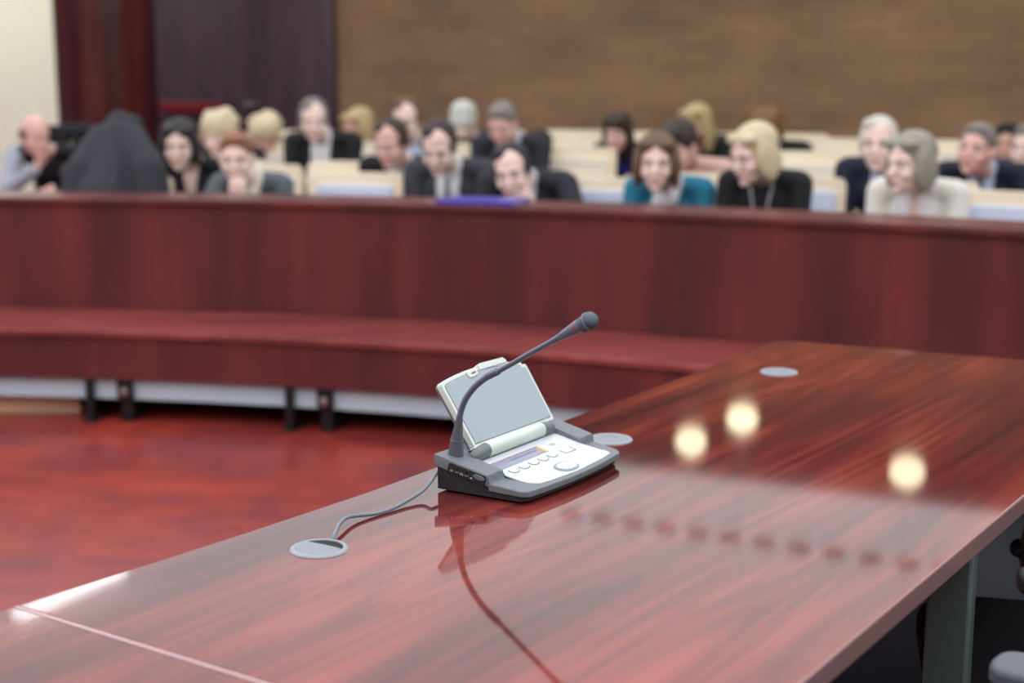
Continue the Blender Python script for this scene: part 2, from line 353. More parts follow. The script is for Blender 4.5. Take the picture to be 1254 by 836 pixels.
reparent(arc_body('countertop', [(RC-.02, .877), (RC+.34, .877), (RC+.34, .907), (RC-.02, .907)], -16, 46, 80, M_fascia, bevel=.004), cn)
reparent(arc_body('inner_panel', [(RC+.29, .0), (RC+.31, .0), (RC+.31, .877), (RC+.29, .877)], -16, 46, 60, M_fascia), cn)
RB = 8.03
bn = empty('bench', arc(math.radians(8), RB+.25), 0, 'long low curved mahogany bench on black legs in front of the counter', 'bench')
reparent(arc_body('bench_top', [(RB, .372), (RC-.02, .372), (RC-.02, .402), (RB, .402)], -15, 40, 70, M_bench, bevel=.004), bn)
reparent(arc_body('apron', [(RB+.015, .19), (RB+.04, .19), (RB+.04, .372), (RB+.015, .372)], -15, 40, 70, M_fascia), bn)
reparent(arc_body('cable_tray', [(RB+.05, .098), (RB+.16, .098), (RB+.16, .186), (RB+.05, .186)], -15, 40, 70, mat('pale_grey_tray', (180, 200, 214), .45)), bn)
M_steel = mat('black_steel', (28, 30, 34), .4, .3)
for px in (-140, 105, 350, 598, 850):
    P = at_z(px, 515 + max(0, px)*.045, 0); ph = math.atan2(P.x-CC.x, P.y-CC.y)
    for (dph, kind) in ((0, 0), (.0195, 1)):
        c = arc(ph+dph, RB+.03 + (.0 if kind else 0)); M = Matrix.Translation(c) @ Matrix.Rotation(-(ph+dph), 4, 'Z')
        bm = bmesh.new()
        if kind == 0: add_box(bm, (0, 0, .1), (.034, .03, .20), M); add_box(bm, (0, .06, .006), (.05, .20, .012), M)
        else: add_box(bm, (0, 0, .145), (.068, .02, .10), M); add_box(bm, (0, .09, .05), (.05, .16, .10), M)
        lg = reparent(finish('leg', bm, M_steel, bevel=.003), bn)
        if kind:
            bm = bmesh.new(); lathe(bm, [(.018, 0), (.018, .01), (.006, .014)], 16, M @ Matrix.Translation((0, -.011, .135)) @ Matrix.Rotation(PI/2, 4, 'X')); b_ = finish('bolt', bm, M_alu, lg)

# ------------------------------------------------------------------ the two table sections
TZ = .75
def tdir(a): return Vector((math.cos(a), math.sin(a)))
left_edge = [(-.687, 1.937), (-.576, 2.075), (-.428, 2.262), (-.254, 2.494), (-.148, 2.650), (-.008, 2.853), (.132, 3.062), (.290, 3.292), (.472, 3.566), (.655, 3.85)]
outline = left_edge + rounded([(.655, 3.85), (.715, 3.985), (1.62, 3.535)], [0, .09, 0], 6)[1:-1] + [(1.62, 3.535), (.147, 1.379)]
tb = empty('conference_table', (.5, 2.6, 0), 0, 'long glossy mahogany table section carrying the microphone unit', 'table', 'conference table sections')
bm = bmesh.new(); prism(bm, outline, TZ-.034, TZ); reparent(finish('tabletop', bm, M_table, bevel=.0035, seg=3, angle=60), tb)
M_edge = mat('edge_gloss_band', (144, 110, 110), .15)  # pale colour imitates the gloss along the right side of the table
def edge_gloss_band(pts, par):
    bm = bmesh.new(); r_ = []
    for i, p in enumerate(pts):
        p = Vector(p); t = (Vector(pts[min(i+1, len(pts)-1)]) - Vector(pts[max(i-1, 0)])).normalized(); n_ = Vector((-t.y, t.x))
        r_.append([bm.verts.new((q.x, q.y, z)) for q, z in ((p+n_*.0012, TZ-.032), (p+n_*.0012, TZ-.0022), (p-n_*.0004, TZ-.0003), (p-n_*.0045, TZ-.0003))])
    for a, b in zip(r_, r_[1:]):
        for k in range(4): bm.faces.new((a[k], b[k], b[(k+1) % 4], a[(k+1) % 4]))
    bm.faces.new(r_[0]); bm.faces.new(r_[-1][::-1]); reparent(finish('edge_gloss_band', bm, M_edge, smooth=False), par)
edge_gloss_band([(1.618, 3.532), (.152, 1.386)], tb)
M_post = mat('grey_green_steel', (94, 108, 108), .38, .15)
def post(x, y, par, a=TA):
    M = Matrix.Translation((x, y, .0102)) @ Matrix.Rotation(a-PI/2, 4, 'Z')
    o = box('leg', (0, 0, (TZ-.0442+.012)/2), (.075, .030, TZ-.0442-.012), M_post, bevel=.006, M=M)
    reparent(o, par)
    f = box('foot_plate', (0, 0, .006), (.14, .10, .012), M_post, bevel=.003, M=M); f.parent = o
for (x, y) in ((.725, 2.310), (1.42, 3.42), (.02, 2.74-.02), (.66, 3.62), (-.42, 2.05), (.18, 1.58)): post(x, y, tb)
bm = bmesh.new(); pA = Vector((-.50, 1.98)); pB = Vector((.72, 3.72))
prism(bm, [(pA.x, pA.y), (pB.x, pB.y), (pB.x+.015, pB.y-.011), (pA.x+.015, pA.y-.011)], .34, TZ-.034); reparent(finish('modesty_panel', bm, M_fascia), tb)
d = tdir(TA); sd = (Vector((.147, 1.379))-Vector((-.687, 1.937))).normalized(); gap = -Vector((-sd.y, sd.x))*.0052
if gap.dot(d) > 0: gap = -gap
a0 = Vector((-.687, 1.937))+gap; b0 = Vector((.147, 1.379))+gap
dl = Vector((-.640, -.768))
outl2 = [tuple(a0), tuple(b0), (b0.x-.62, b0.y-.95), (a0.x-1.05, a0.y-1.2), (a0.x-.52, a0.y-.63)]
t2 = empty('conference_table', (-.8, 1.1, 0), 0, 'near table section at the lower left corner, beyond the joint line', 'table', 'conference table sections')
bm = bmesh.new(); prism(bm, outl2, TZ-.034, TZ); reparent(finish('tabletop', bm, M_table, bevel=.0035, seg=3, angle=60), t2)
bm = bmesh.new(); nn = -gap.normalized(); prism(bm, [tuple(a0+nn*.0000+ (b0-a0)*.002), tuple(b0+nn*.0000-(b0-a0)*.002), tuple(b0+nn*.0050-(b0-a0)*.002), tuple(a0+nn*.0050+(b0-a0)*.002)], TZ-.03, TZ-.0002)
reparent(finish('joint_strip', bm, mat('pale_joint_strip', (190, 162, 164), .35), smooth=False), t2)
for (x, y) in ((-.72, 1.72), (-.05, 1.30), (-1.45, .95), (-.50, .62)): post(x, y, t2)

# cable grommets set in the tabletop
M_gr = mat('grey_grommet_plastic', (136, 146, 154), .38, bump=.1, bscale=700)
M_hole = mat('dark_hole', (16, 15, 16), .8)
M_brush = mat('grommet_cap', (124, 134, 142), .42)
def grommet(c, ang, label, opened):
    g = empty('cable_grommet', (c.x, c.y, TZ), ang, label, 'cable grommet', 'round grey cable grommets in the tabletop')
    bm = bmesh.new(); n = 48
    prof = [(.0370, .0006), (.0370, .0030), (.0405, .0036), (.0445, .0024), (.0460, .0002)]
    rings = [[bm.verts.new((r*math.cos(2*PI*k/n), r*math.sin(2*PI*k/n), z)) for k in range(n)] for r, z in prof]
    rings.append([bm.verts.new((.0365*math.cos(2*PI*k/n), .0365*math.sin(2*PI*k/n), .0002)) for k in range(n)])
    for i in range(len(rings)):
        r0, r1 = rings[i], rings[(i+1) % len(rings)]
        for k in range(n): bm.faces.new((r0[k], r0[(k+1) % n], r1[(k+1) % n], r1[k]))
    finish('rim', bm, M_gr, g)
    bm = bmesh.new()
    if opened:
        # cap with a crescent bite at local +x, showing the dark hole
        pts = []
        for k in range(60):
            a = 2*PI*k/60; x, y = .0366*math.cos(a), .0366*math.sin(a)
            if x > .012: x = .012 + (x-.012)*.10
            pts.append((x, y))
        prism(bm, pts, .0008, .0032); finish('cap', bm, M_brush, g, bevel=.0006)
        bm = bmesh.new(); prism(bm, [(.0368*math.cos(2*PI*k/40), .0368*math.sin(2*PI*k/40)) for k in range(40)], .0001, .0007); finish('hole', bm, M_hole, g)
    else:
        lathe(bm, [(.0366, .0004), (.0366, .0030), (.033, .0034), (.016, .0034), (.0155, .0028), (.002, .0028)], 48); finish('cap', bm, M_brush, g)
    return g
grommet(at_z(391, 672, TZ), math.radians(58), 'grey cable grommet with dark opening where the microphone cable drops in', True)
grommet(at_z(747, 538, TZ), 0, 'grey round cable grommet partly hidden behind the microphone unit', False)
grommet(at_z(954, 455.5, TZ), 0, 'grey round cable grommet near the far end of the table', False)

# ------------------------------------------------------------------ the conference microphone unit
UA = math.radians(56.5)
U = empty('conference_microphone_unit', (-.138, 2.497, TZ), UA, 'grey desktop conference unit with raised speaker lid and gooseneck microphone', 'microphone')
# local x = along the width, local -y = towards the user ; helper frame uses w = -y
M_shell = mat('slate_grey_plastic', (104, 112, 118), .42, bump=.12, bscale=1500)
M_dark = mat('charcoal_plastic', (40, 40, 44), .5, bump=.15, bscale=1200)
M_silver = mat('silver_panel', (198, 207, 213), .32, spec=.6)
M_white = mat('pale_green_white_plastic', (204, 216, 210), .35)
M_line = mat('engraved_grey', (84, 94, 102), .5)
def uL(w): return .004 + (.0055*min(w, .108)/.108) + (.004*max(0, w-.108)/.08)
def uR(w): return .3685 - (.004*min(w, .108)/.108) - (.020*max(0, w-.108)/.08)
WF = .1845
def front(u): t = (u-.0135)/(.3445-.0135); return WF + .0105*(1-(2*t-1)**2)
def sstep(a, b, x): t = max(0, min(1, (x-a)/(b-a))); return t*t*(3-2*t)
def blockz(w): return .067 - .215*w
def wingz(w): return .0285 - .085*(w-.108)
def panz(w): return .0587 - .212*w
def topz(u, w):
    z = blockz(w); zw = wingz(w)
    k = sstep(.1085, .1145, w); z = z*(1-k) + (zw+.0015)*k
    # well for the control panel
    ins = sstep(.0555, .0585, u) * (1-sstep(.3165, .3195, u)) * sstep(.0525, .0545, w)
    wf = sstep(.0500, .0545, u)*(1-sstep(.328, .332, u))
    if w > .1085: ins = max(ins, 0)*1
    zp = panz(w) - .003
    if w <= .1115: z = z*(1-ins) + zp*ins
    else:
        z = min(z, z)
    return z
def corner_clip(s, w, f):     # rounds the two front corners of the plan
    return s
bm = bmesh.new()
NU, NW = 170, 100; G = []
for j in range(NW+1):
    row = []
    for i in range(NU+1):
        s = i/NU; q = j/NW
        w0 = q*WF; u = uL(w0) + (uR(w0)-uL(w0))*s
        w = q*front(u)
        # round plan corners at the front
        c = .016; du_ = min(u-uL(w0), uR(w0)-u); dv = WF - w0
        if du_ < c and dv < c:
            dd = math.hypot(c-du_, c-dv)
            m_ = max(c-du_, c-dv)
            if dd > 1e-9:
                k = m_/dd
                nu, nv = c-(c-du_)*k, c-(c-dv)*k
                u += (nu-du_)*(1 if s < .5 else -1); w -= (nv-dv)
        row.append((u, w))
    G.append(row)
V = [[bm.verts.new((u, -w, topz(u, w))) for u, w in row] for row in G]
for j in range(NW):
    for i in range(NU): bm.faces.new((V[j][i], V[j][i+1], V[j+1][i+1], V[j+1][i]))
# skirt of the shell with a chamfered lower edge
rim = [(j, 0) for j in range(NW+1)] + [(NW, i) for i in range(1, NU+1)] + [(j, NU) for j in range(NW-1, -1, -1)] + [(0, i) for i in range(NU-1, 0, -1)]
def band(w): return .0195 if w < .106 else .0125 + (.007*(1-sstep(.106, .118, w))) - .003*sstep(.118, .18, w)
cu = .19; prev = None; first = None
r1 = []; r2 = []; 
for (j, i) in rim:
    u, w = G[j][i]; z = topz(u, w); d_ = Vector((u-cu, (w-.095)*1.4)).normalized()
    a = bm.verts.new((u + d_.x*.0012, -(w+d_.y*.0012), z-.002)); b = bm.verts.new((u + d_.x*.0012, -(w+d_.y*.0012), z-band(w)))
    c = bm.verts.new((u - d_.x*.004, -(w-d_.y*.004), z-band(w)-.0005)); r1.append((V[j][i], a, b, c))
n = len(r1)
for k in range(n):
    p, q = r1[k], r1[(k+1) % n]
    for t in range(3): bm.faces.new((p[t], q[t], q[t+1], p[t+1]))
sh = finish('top_shell', bm, M_shell, U, angle=28)
# dark lower body
bm = bmesh.new(); N2 = 28; pts = []
for j in range(N2+1): w = .004+(.165-.004)*j/N2; pts.append((uL(w)+.003, w))
fr = [(.0200, .1755)] + [(u, front(u)-.006) for u in [.034+.29*k/24 for k in range(25)]] + [(.3375, .1755)]
pts += fr
for j in range(N2, -1, -1): w = .004+(.165-.004)*j/N2; pts.append((uR(w)-.003, w))
def bodytop(x, y): w = -y; return (blockz(w)-.014 if w < .106 else max(.0125, wingz(w)-.009))
prism(bm, [(u, -w) for u, w in pts], lambda x, y: .0045 + .006*sstep(.15, .19, -y)*0, bodytop)
finish('base', bm, M_dark, U, angle=30)
for (u, w) in ((.025, .02), (.345, .02), (.035, .16), (.32, .16)):
    bm = bmesh.new(); lathe(bm, [(.008, 0), (.008, .005)], 16, Matrix.Translation((u, -w, 0))); finish('rubber_foot', bm, M_hole, U)
# light control panel, follows the slope ; outline widens in front of the blocks
pan = rounded([(.0590, .0550), (.3160, .0550), (.3160, .112), (.3275, .1640), (.318, .1770), (.1860, .1870), (.075, .1770), (.060, .1600), (.0545, .112), (.0590, .1120)], [.001, .004, .004, .012, .008, .06, .02, .012, .01, .001], 6)
bm = bmesh.new()
def pz(x, y):
    w = -y; return max(panz(w), wingz(w)+.0018 if w > .10 else -1)
top = [(u, -w) for u, w in pan]
# slice the panel into strips so that it follows the profile
def strip_panel(bm, poly, zf, th, NS=26):
    ws = [-p[1] for p in poly]; w0, w1 = min(ws), max(ws); rows = []
    for k in range(NS+1):
        w = w0 + (w1-w0)*(k/NS); w = min(max(w, w0+1e-5), w1-1e-5); xs = []
        for a in range(len(poly)):
            p, q = poly[a], poly[(a+1) % len(poly)]
            if (-p[1]-w)*(-q[1]-w) < 0: t = (w+p[1])/(p[1]-q[1]); xs.append(p[0]+(q[0]-p[0])*t)
        rows.append((w, min(xs), max(xs)))
    g = [[(a + (b-a)*i/12, -w) for i in range(13)] for w, a, b in rows]
    T = [[bm.verts.new((x, y, zf(x, y))) for x, y in r] for r in g]; B = [[bm.verts.new((x, y, zf(x, y)-th)) for x, y in r] for r in g]
    for j in range(NS):
        for i in range(12): bm.faces.new((T[j][i], T[j][i+1], T[j+1][i+1], T[j+1][i])); bm.faces.new((B[j][i], B[j+1][i], B[j+1][i+1], B[j][i+1]))
        bm.faces.new((T[j][0], T[j+1][0], B[j+1][0], B[j][0])); bm.faces.new((T[j][12], B[j][12], B[j+1][12], T[j+1][12]))
    for i in range(12): bm.faces.new((T[0][i], B[0][i], B[0][i+1], T[0][i+1])); bm.faces.new((T[NS][i], T[NS][i+1], B[NS][i+1], B[NS][i]))
strip_panel(bm, top, pz, .0022)
cp = finish('control_panel', bm, M_silver, U, angle=50)
def slab_on(name, poly, zoff, th, m, par=U):
    bm = bmesh.new(); prism(bm, [(u, -w) for u, w in poly], lambda x, y: pz(x, y)+zoff-th, lambda x, y: pz(x, y)+zoff); return finish(name, bm, m, par, angle=40)
M_lcd = bpy.data.materials.new('lcd_screen'); M_lcd.use_nodes = True
_nt = M_lcd.node_tree; _b = _nt.nodes['Principled BSDF']; _b.inputs['Roughness'].default_value = .1; _b.inputs['Base Color'].default_value = rgb((126, 136, 158))
dsp = slab_on('display', rounded([(.068, .074), (.2235, .074), (.2235, .0985), (.068, .0985)], .001, 2), .0006, .0012, M_lcd)
slab_on('display_bar', [(.2165, .0745), (.2230, .0745), (.2230, .0985), (.2165, .0985)], .0010, .0006, mat('amber_strip', (226, 172, 60), .3), dsp)
slab_on('display_edge', [(.068, .0725), (.2235, .0725), (.2235, .0745), (.068, .0745)], .0010, .0008, mat('copper_line', (170, 120, 90), .4), dsp)
slab_on('display_text', [(.120, .081), (.205, .081), (.205, .085), (.120, .085)], .0009, .0004, mat('lcd_dark', (104, 106, 140), .3), dsp)
slab_on('display_text', [(.196, .088), (.212, .088), (.212, .094), (.196, .094)], .0009, .0004, mat('lcd_rust', (190, 130, 110), .3), dsp)
for cx in (.0865, .1190, .1510, .1825, .2135):
    b_ = slab_on('button', rounded([(cx-.012, .107), (cx+.012, .107), (cx+.012, .1205), (cx-.012, .1205)], [.003, .003, .008, .008], 5), .0006, .0012, M_silver)
    bm = bmesh.new(); arcp = [(cx-.012, .108), (cx-.0118, .1155), (cx-.008, .1200), (cx, .1212), (cx+.008, .1200), (cx+.0118, .1155)]
    add_tube(bm, [(u, -w, pz(u, -w)+.0008) for u, w in arcp], .0005, 6); finish('outline', bm, M_line, b_)
b_ = slab_on('button', rounded([(.245, .108), (.279, .108), (.279, .124), (.245, .124)], .003, 3), .0005, .0011, M_silver)
bm = bmesh.new(); add_tube(bm, [(u, -w, pz(u, -w)+.0008) for u, w in ((.245, .109), (.2455, .1235), (.2785, .1240), (.279, .109))], .0005, 6); finish('outline', bm, M_line, b_)
slab_on('card_slot', [(.252, .0795), (.267, .0795), (.267, .0885), (.252, .0885)], .0006, .0008, mat('slot_grey', (150, 164, 168), .4))
slab_on('card_label', rounded([(.250, .077), (.287, .077), (.287, .0925), (.250, .0925)], .001, 2), .0003, .0006, mat('label_pale', (214, 222, 226), .4))
# large touch key with a four-sided bulging ring
def bulge(cx, cw, a, b, n=48):
    out = []
    for k in range(n):
        t = 2*PI*k/n; c, s = math.cos(t), math.sin(t); p = 2.6
        r = 1/((abs(c))**p + (abs(s))**p)**(1/p); out.append((cx + a*r*c, cw + b*r*s))
    return out
ky = slab_on('large_key', bulge(.1865, .1600, .0275, .0185), .0020, .0035, mat('key_rim', (150, 164, 172), .28, .5))
slab_on('key_cap', bulge(.1875, .1600, .0225, .0145), .0028, .0030, M_silver, ky)
# lid with the loudspeaker
LT = math.radians(33); LP0 = Vector((.198, -.0375, .066))
LM = Matrix.Translation(LP0) @ Matrix.Rotation(-LT, 4, 'X')          # lid local: x width, z up along the lid, -y is its face
LM = Matrix.Translation(LP0) @ Matrix.Rotation(LT*-1, 4, 'X')
hw = .1355
def lid_outline(ins=0, n=18):
    a = hw-ins; H = .1290; pts = [(-a, ins), (a, ins)]
    topc = [(a - 2*a*k/n, H + .0035*(2*k/n-1) - ins + .0125*(1-(1-2*k/n)**2)) for k in range(n+1)]
    return rounded(pts + [topc[0]], [.006, .006, .012], 4)[:] + topc[1:-1] + rounded([topc[-2], topc[-1], pts[0]], [0, .012, 0], 4)[1:-1]
def lid_slab(name, poly, y0, y1, m, par=None, bevel=.001):
    bm = bmesh.new(); a = [bm.verts.new(LM @ Vector((x, y0, z))) for x, z in poly]; b = [bm.verts.new(LM @ Vector((x, y1, z))) for x, z in poly]; n = len(poly)
    bm.faces.new(a); bm.faces.new(b[::-1])
    for i in range(n): bm.faces.new((a[i], b[i], b[(i+1) % n], a[(i+1) % n]))
    return finish(name, bm, m, par or U, bevel=bevel, angle=50)
ld = lid_slab('speaker_lid', lid_outline(0), -.006, .0055, M_white, bevel=.0018)
lid_slab('lid_back', lid_outline(.0015), .0050, .0115, M_shell, ld, bevel=.003)
M_grl = bpy.data.materials.new('speaker_grille_cloth'); M_grl.use_nodes = True; nt = M_grl.node_tree; b_ = nt.nodes['Principled BSDF']
tc = nt.nodes.new('ShaderNodeTexCoord'); vo = nt.nodes.new('ShaderNodeTexVoronoi'); vo.inputs['Scale'].default_value = 900; vo.inputs['Randomness'].default_value = .15
cr = nt.nodes.new('ShaderNodeValToRGB'); cr.color_ramp.elements[0].position = .25; cr.color_ramp.elements[0].color = rgb((146, 160, 168)); cr.color_ramp.elements[1].position = .5; cr.color_ramp.elements[1].color = rgb((160, 175, 183))
nt.links.new(tc.outputs['Object'], vo.inputs['Vector']); nt.links.new(vo.outputs['Distance'], cr.inputs[0]); nt.links.new(cr.outputs[0], b_.inputs['Base Color']); b_.inputs['Roughness'].default_value = .55
lid_slab('speaker_grille', lid_outline(.0075), -.0072, -.0045, M_grl, ld, bevel=.0008)
lid_slab('grille_groove', lid_outline(.0064), -.0064, -.0050, mat('groove_grey', (96, 104, 112), .5), ld, bevel=0)
# grab tab on the top edge and latch window
lid_slab('grab_tab', [(-.012, .134), (.077, .134), (.079, .1375), (.072, .1455), (-.004, .1465), (-.012, .1440)], -.009, .004, M_white, ld)
lt = lid_slab('latch', rounded([(-.052, .1245), (-.024, .1265), (-.020, .1405), (-.056, .1385)], .004, 3), -.0095, .003, M_white, ld)
lid_slab('latch_slot', rounded([(-.043, .1305), (-.029, .1315), (-.029, .1345), (-.043, .1335)], .001, 2), -.0102, -.009, mat('slot_dark', (120, 70, 72), .5), lt, bevel=0)
# hinge barrel and its grey end housings
HC = (-.0415, .0605)
def hinge_prof(r, flat=.55):
    return [(r*math.cos(2*PI*k/24), r*math.sin(2*PI*k/24)) for k in range(24)]
bm = bmesh.new(); n = 24; rings = []
for x in (.0965, .099, .2775, .280):
    rr = .0125 if x in (.0965, .280) else .0138
    rings.append([bm.verts.new((x, HC[0] - .004 + rr*1.0*math.cos(2*PI*k/n), HC[1] + rr*1.05*math.sin(2*PI*k/n))) for k in range(n)])
for a, b in zip(rings, rings[1:]):
    for k in range(n): bm.faces.new((a[k], b[k], b[(k+1) % n], a[(k+1) % n]))
bm.faces.new(rings[0]); bm.faces.new(rings[-1][::-1]); hg = finish('hinge_barrel', bm, M_white, U, angle=50)
bm = bmesh.new()      # swoosh relief on the barrel
prev = None
for k in range(21):
    t = k/20; x = .125+.150*t; a = math.radians(150 + 40*math.sin(t*PI*.5)); hh = math.radians(9 + 10*math.sin(PI*t))
    rr = .0143; ps = [bm.verts.new((x, HC[0]-.004+r_*math.cos(aa), HC[1]+r_*1.05*math.sin(aa))) for aa, r_ in ((a-hh, .0136), (a, rr), (a+hh, .0136))]
    if prev:
        for q in range(2): bm.faces.new((prev[q], ps[q], ps[q+1], prev[q+1]))
    prev = ps
finish('swoosh_relief', bm, M_white, hg, angle=80)
for (xa, xb) in ((.0965, .052), (.280, .3245)):
    bm = bmesh.new(); rings = []; s_ = 8
    for k in range(s_+1):
        t = k/s_; x = xa + (xb-xa)*t; rr = .0132*math.sqrt(max(0, 1-(t**3.2)*.96)); zc = HC[1] - .004*t
        ring = []
        for q in range(20):
            a = 2*PI*q/20; yy = HC[0]-.004+rr*1.0*math.cos(a); zz = zc + rr*1.0*math.sin(a)
            ring.append(bm.verts.new((x, yy, max(zz, blockz(-yy)-.010))))
        rings.append(ring)
    for a, b in zip(rings, rings[1:]):
        for q in range(20): bm.faces.new((a[q], b[q], b[(q+1) % 20], a[(q+1) % 20]))
    bm.faces.new(rings[0]); bm.faces.new(rings[-1][::-1]); finish('hinge_housing', bm, M_shell, U, angle=50)
# side socket plate (left side): u is nearly constant, drawn in (w, z)
def side_u(w): return uL(w) - .0012
def side_slab(name, poly, out, th, m, par=U):
    bm = bmesh.new(); a = [bm.verts.new((side_u(w)-out, -w, z)) for w, z in poly]; b = [bm.verts.new((side_u(w)-out+th, -w, z)) for w, z in poly]; n = len(poly)
    bm.faces.new(a); bm.faces.new(b[::-1])
    for i in range(n): bm.faces.new((a[i], b[i], b[(i+1) % n], a[(i+1) % n]))
    return finish(name, bm, m, par, angle=50)
pl = side_slab('socket_plate', rounded([(.031, .0565), (.1065, .0410), (.1045, .0245), (.0275, .0410)], [.004, .003, .002, .001], 3), .0010, .004, M_dark)
for (w, z) in ((.0490, .0470), (.0680, .0432)):
    bm = bmesh.new(); Mx = Matrix.Translation((side_u(w)-.0008, -w, z)) @ Matrix.Rotation(-PI/2, 4, 'Y')
    lathe(bm, [(.0028, -.004), (.0028, .0012), (.0052, .0012), (.0054, .0004), (.0054, -.001)], 24, Mx); j = finish('jack_socket', bm, mat('socket_ring', (52, 54, 58), .3), U)
    bm = bmesh.new(); lathe(bm, [(.0026, -.001), (.0026, .0016)], 16, Mx); finish('socket_hole', bm, mat('pure_black', (6, 6, 6), .9), j)
wl = side_slab('volume_wheel', [(.0935+.0115*math.cos(2*PI*k/28), .0382 - .2*.0115*math.cos(2*PI*k/28) + .0040*math.sin(2*PI*k/28)) for k in range(28)], .0042, .006, M_shell)
side_slab('wheel_recess', [(.0935+.0135*math.cos(2*PI*k/28), .0382 - .2*.0135*math.cos(2*PI*k/28) + .0056*math.sin(2*PI*k/28)) for k in range(28)], .0014, .003, M_black)
M_ink = mat('white_ink', (205, 210, 214), .5)
def ink(poly, par=pl, name='symbol'): side_slab(name, poly, .0014, .0006, M_ink, par)
def ring_pts(w, z, a, b, t=.0006):   # hollow box symbol as four bars
    for q in ([(w-a, z+b), (w+a, z+b), (w+a, z+b-t), (w-a, z+b-t)], [(w-a, z-b+t), (w+a, z-b+t), (w+a, z-b), (w-a, z-b)], [(w-a, z+b), (w-a+t, z+b), (w-a+t, z-b), (w-a, z-b)], [(w+a-t, z+b), (w+a, z+b), (w+a, z-b), (w+a-t, z-b)]): ink(q)
ring_pts(.0365, .0425, .0022, .0017)
# headphone symbol: arch and two cups
ap = [(.0570+.0024*math.cos(PI*k/8), .0385+.0028*math.sin(PI*k/8)) for k in range(9)] + [(.0570+.0017*math.cos(PI*k/8), .0385+.0021*math.sin(PI*k/8)) for k in range(8, -1, -1)]
ink(ap); ink([(.0542, .0392), (.0554, .0390), (.0554, .0366), (.0542, .0368)]); ink([(.0586, .0386), (.0598, .0384), (.0598, .0360), (.0586, .0362)])
ink([(.0735, .0338), (.0785, .0330), (.0785, .0362)])
for (w, z) in ((.0490, .0470), (.0680, .0432)):
    ink([(w + .0070*math.cos(math.radians(a)), z + .0070*math.sin(math.radians(a))) for a in range(230, 311, 10)] + [(w + .0065*math.cos(math.radians(a)), z + .0065*math.sin(math.radians(a))) for a in range(310, 229, -10)])
# gooseneck microphone
M_mic = mat('gooseneck_grey', (90, 104, 120), .36, 0)
M_cone = mat('microphone_socket_grey', (84, 90, 98), .42)
npts = [(.0368, .0219, .0600), (.0363, .0251, .0895), (.0354, .0322, .132), (.0348, .0372, .1474), (.0336, .0460, .1648), (.0319, .0595, .1821), (.0299, .0747, .1966), (.0270, .0973, .2126), (.0238, .1214, .2252), (.0191, .1578, .2456), (.0145, .1934, .2662), (.0095, .2317, .2875), (.0055, .2624, .3048), (.0016, .2924, .3231), (-.0014, .3155, .3351), (-.0037, .3333, .3437)]
NP = [Vector((u, -w, z)) for u, w, z in npts]
def spline(P, per=10):
    out = []
    for i in range(len(P)-1):
        p0 = P[max(i-1, 0)]; p1 = P[i]; p2 = P[i+1]; p3 = P[min(i+2, len(P)-1)]
        for k in range(per):
            t = k/per; out.append(.5*((2*p1) + (p2-p0)*t + (2*p0-5*p1+4*p2-p3)*t*t + (3*p1-p0-3*p2+p3)*t**3))
    out.append(P[-1]); return out
bm = bmesh.new(); add_tube(bm, [NP[0]-Vector((0, 0, .004)), NP[0]+Vector((0, 0, .001)), NP[0].lerp(NP[1], .5), NP[1], NP[1].lerp(NP[1], 0)+Vector((0, -.0001, .0008)), NP[1].lerp(NP[2], .5), NP[2]], [.0140, .0140, .0128, .0118, .0110, .0082, .0056], 32)
finish('microphone_socket', bm, M_cone, U, angle=25)
sp = spline(NP[2:9], 12); bm = bmesh.new()
# flexible ribbed part
import itertools
def resample(P, step):
    out = [P[0]]; acc = 0
    for a, b in zip(P, P[1:]):
        L = (b-a).length; t = step-acc
        while t <= L: out.append(a.lerp(b, t/L)); t += step
        acc = (L-(t-step)); acc = max(0, acc)
    return out
rs = resample(sp, .00085); rib = rs[:int(len(rs)*.80)]
add_tube(bm, rib, [.0053 + (.00045 if (k % 4) in (1, 2) else -.0002) for k in range(len(rib))], 20)
gn = finish('gooseneck', bm, M_mic, U, angle=70)
slv = rs[int(len(rs)*.80)-2:]
bm = bmesh.new(); add_tube(bm, [slv[0]] + slv[1::4] + [slv[-1], slv[-1].lerp(NP[9], .1)], [.0050, .0058] + [.0064]*(len(slv[1::4])-1) + [.0062, .0046], 24); finish('sleeve', bm, M_mic, gn, angle=50)
st = spline(NP[8:13], 8); bm = bmesh.new()
hd = (NP[15]-NP[12]).normalized()
add_tube(bm, st, [.0046]*(len(st)-10) + [.0047, .0048, .0049, .0051, .0053, .0056, .0060, .0065, .0070, .0074], 24); finish('stem', bm, M_mic, gn, angle=50)
# the head: lathe along hd from NP[12]
def along(P, dd): a, b = frame_of(dd); return Matrix.Translation(P) @ Matrix((( a.x, b.x, dd.x, 0), (a.y, b.y, dd.y, 0), (a.z, b.z, dd.z, 0), (0, 0, 0, 1)))
MH = along(NP[12], hd); L1 = (NP[13]-NP[12]).length
bm = bmesh.new(); lathe(bm, [(.0074, -.001), (.0090, .012), (.0108, .025), (.0116, L1-.003)], 36, MH); hdo = finish('microphone_head', bm, M_mic, U, angle=50)
bm = bmesh.new(); lathe(bm, [(.0117, L1-.003), (.0121, L1-.0026), (.0122, L1-.0004), (.0118, L1)], 36, MH); finish('red_ring', bm, mat('red_signal_ring', (176, 28, 52), .3), hdo)
bm = bmesh.new(); pr = [(.0120, L1), (.0126, L1+.007)]
z = L1+.007
for k in range(3): pr += [(.0128+.0003*k, z+.0005), (.0129+.0003*k, z+.0024), (.0118, z+.0026), (.0118, z+.0038)]; z += .0042
pr += [(.0148, z+.0006), (.0158, z+.0022), (.0158, z+.0046), (.0148, z+.0052)]
lathe(bm, pr, 40, MH); finish('ribbed_collar', bm, M_mic, hdo, angle=30)
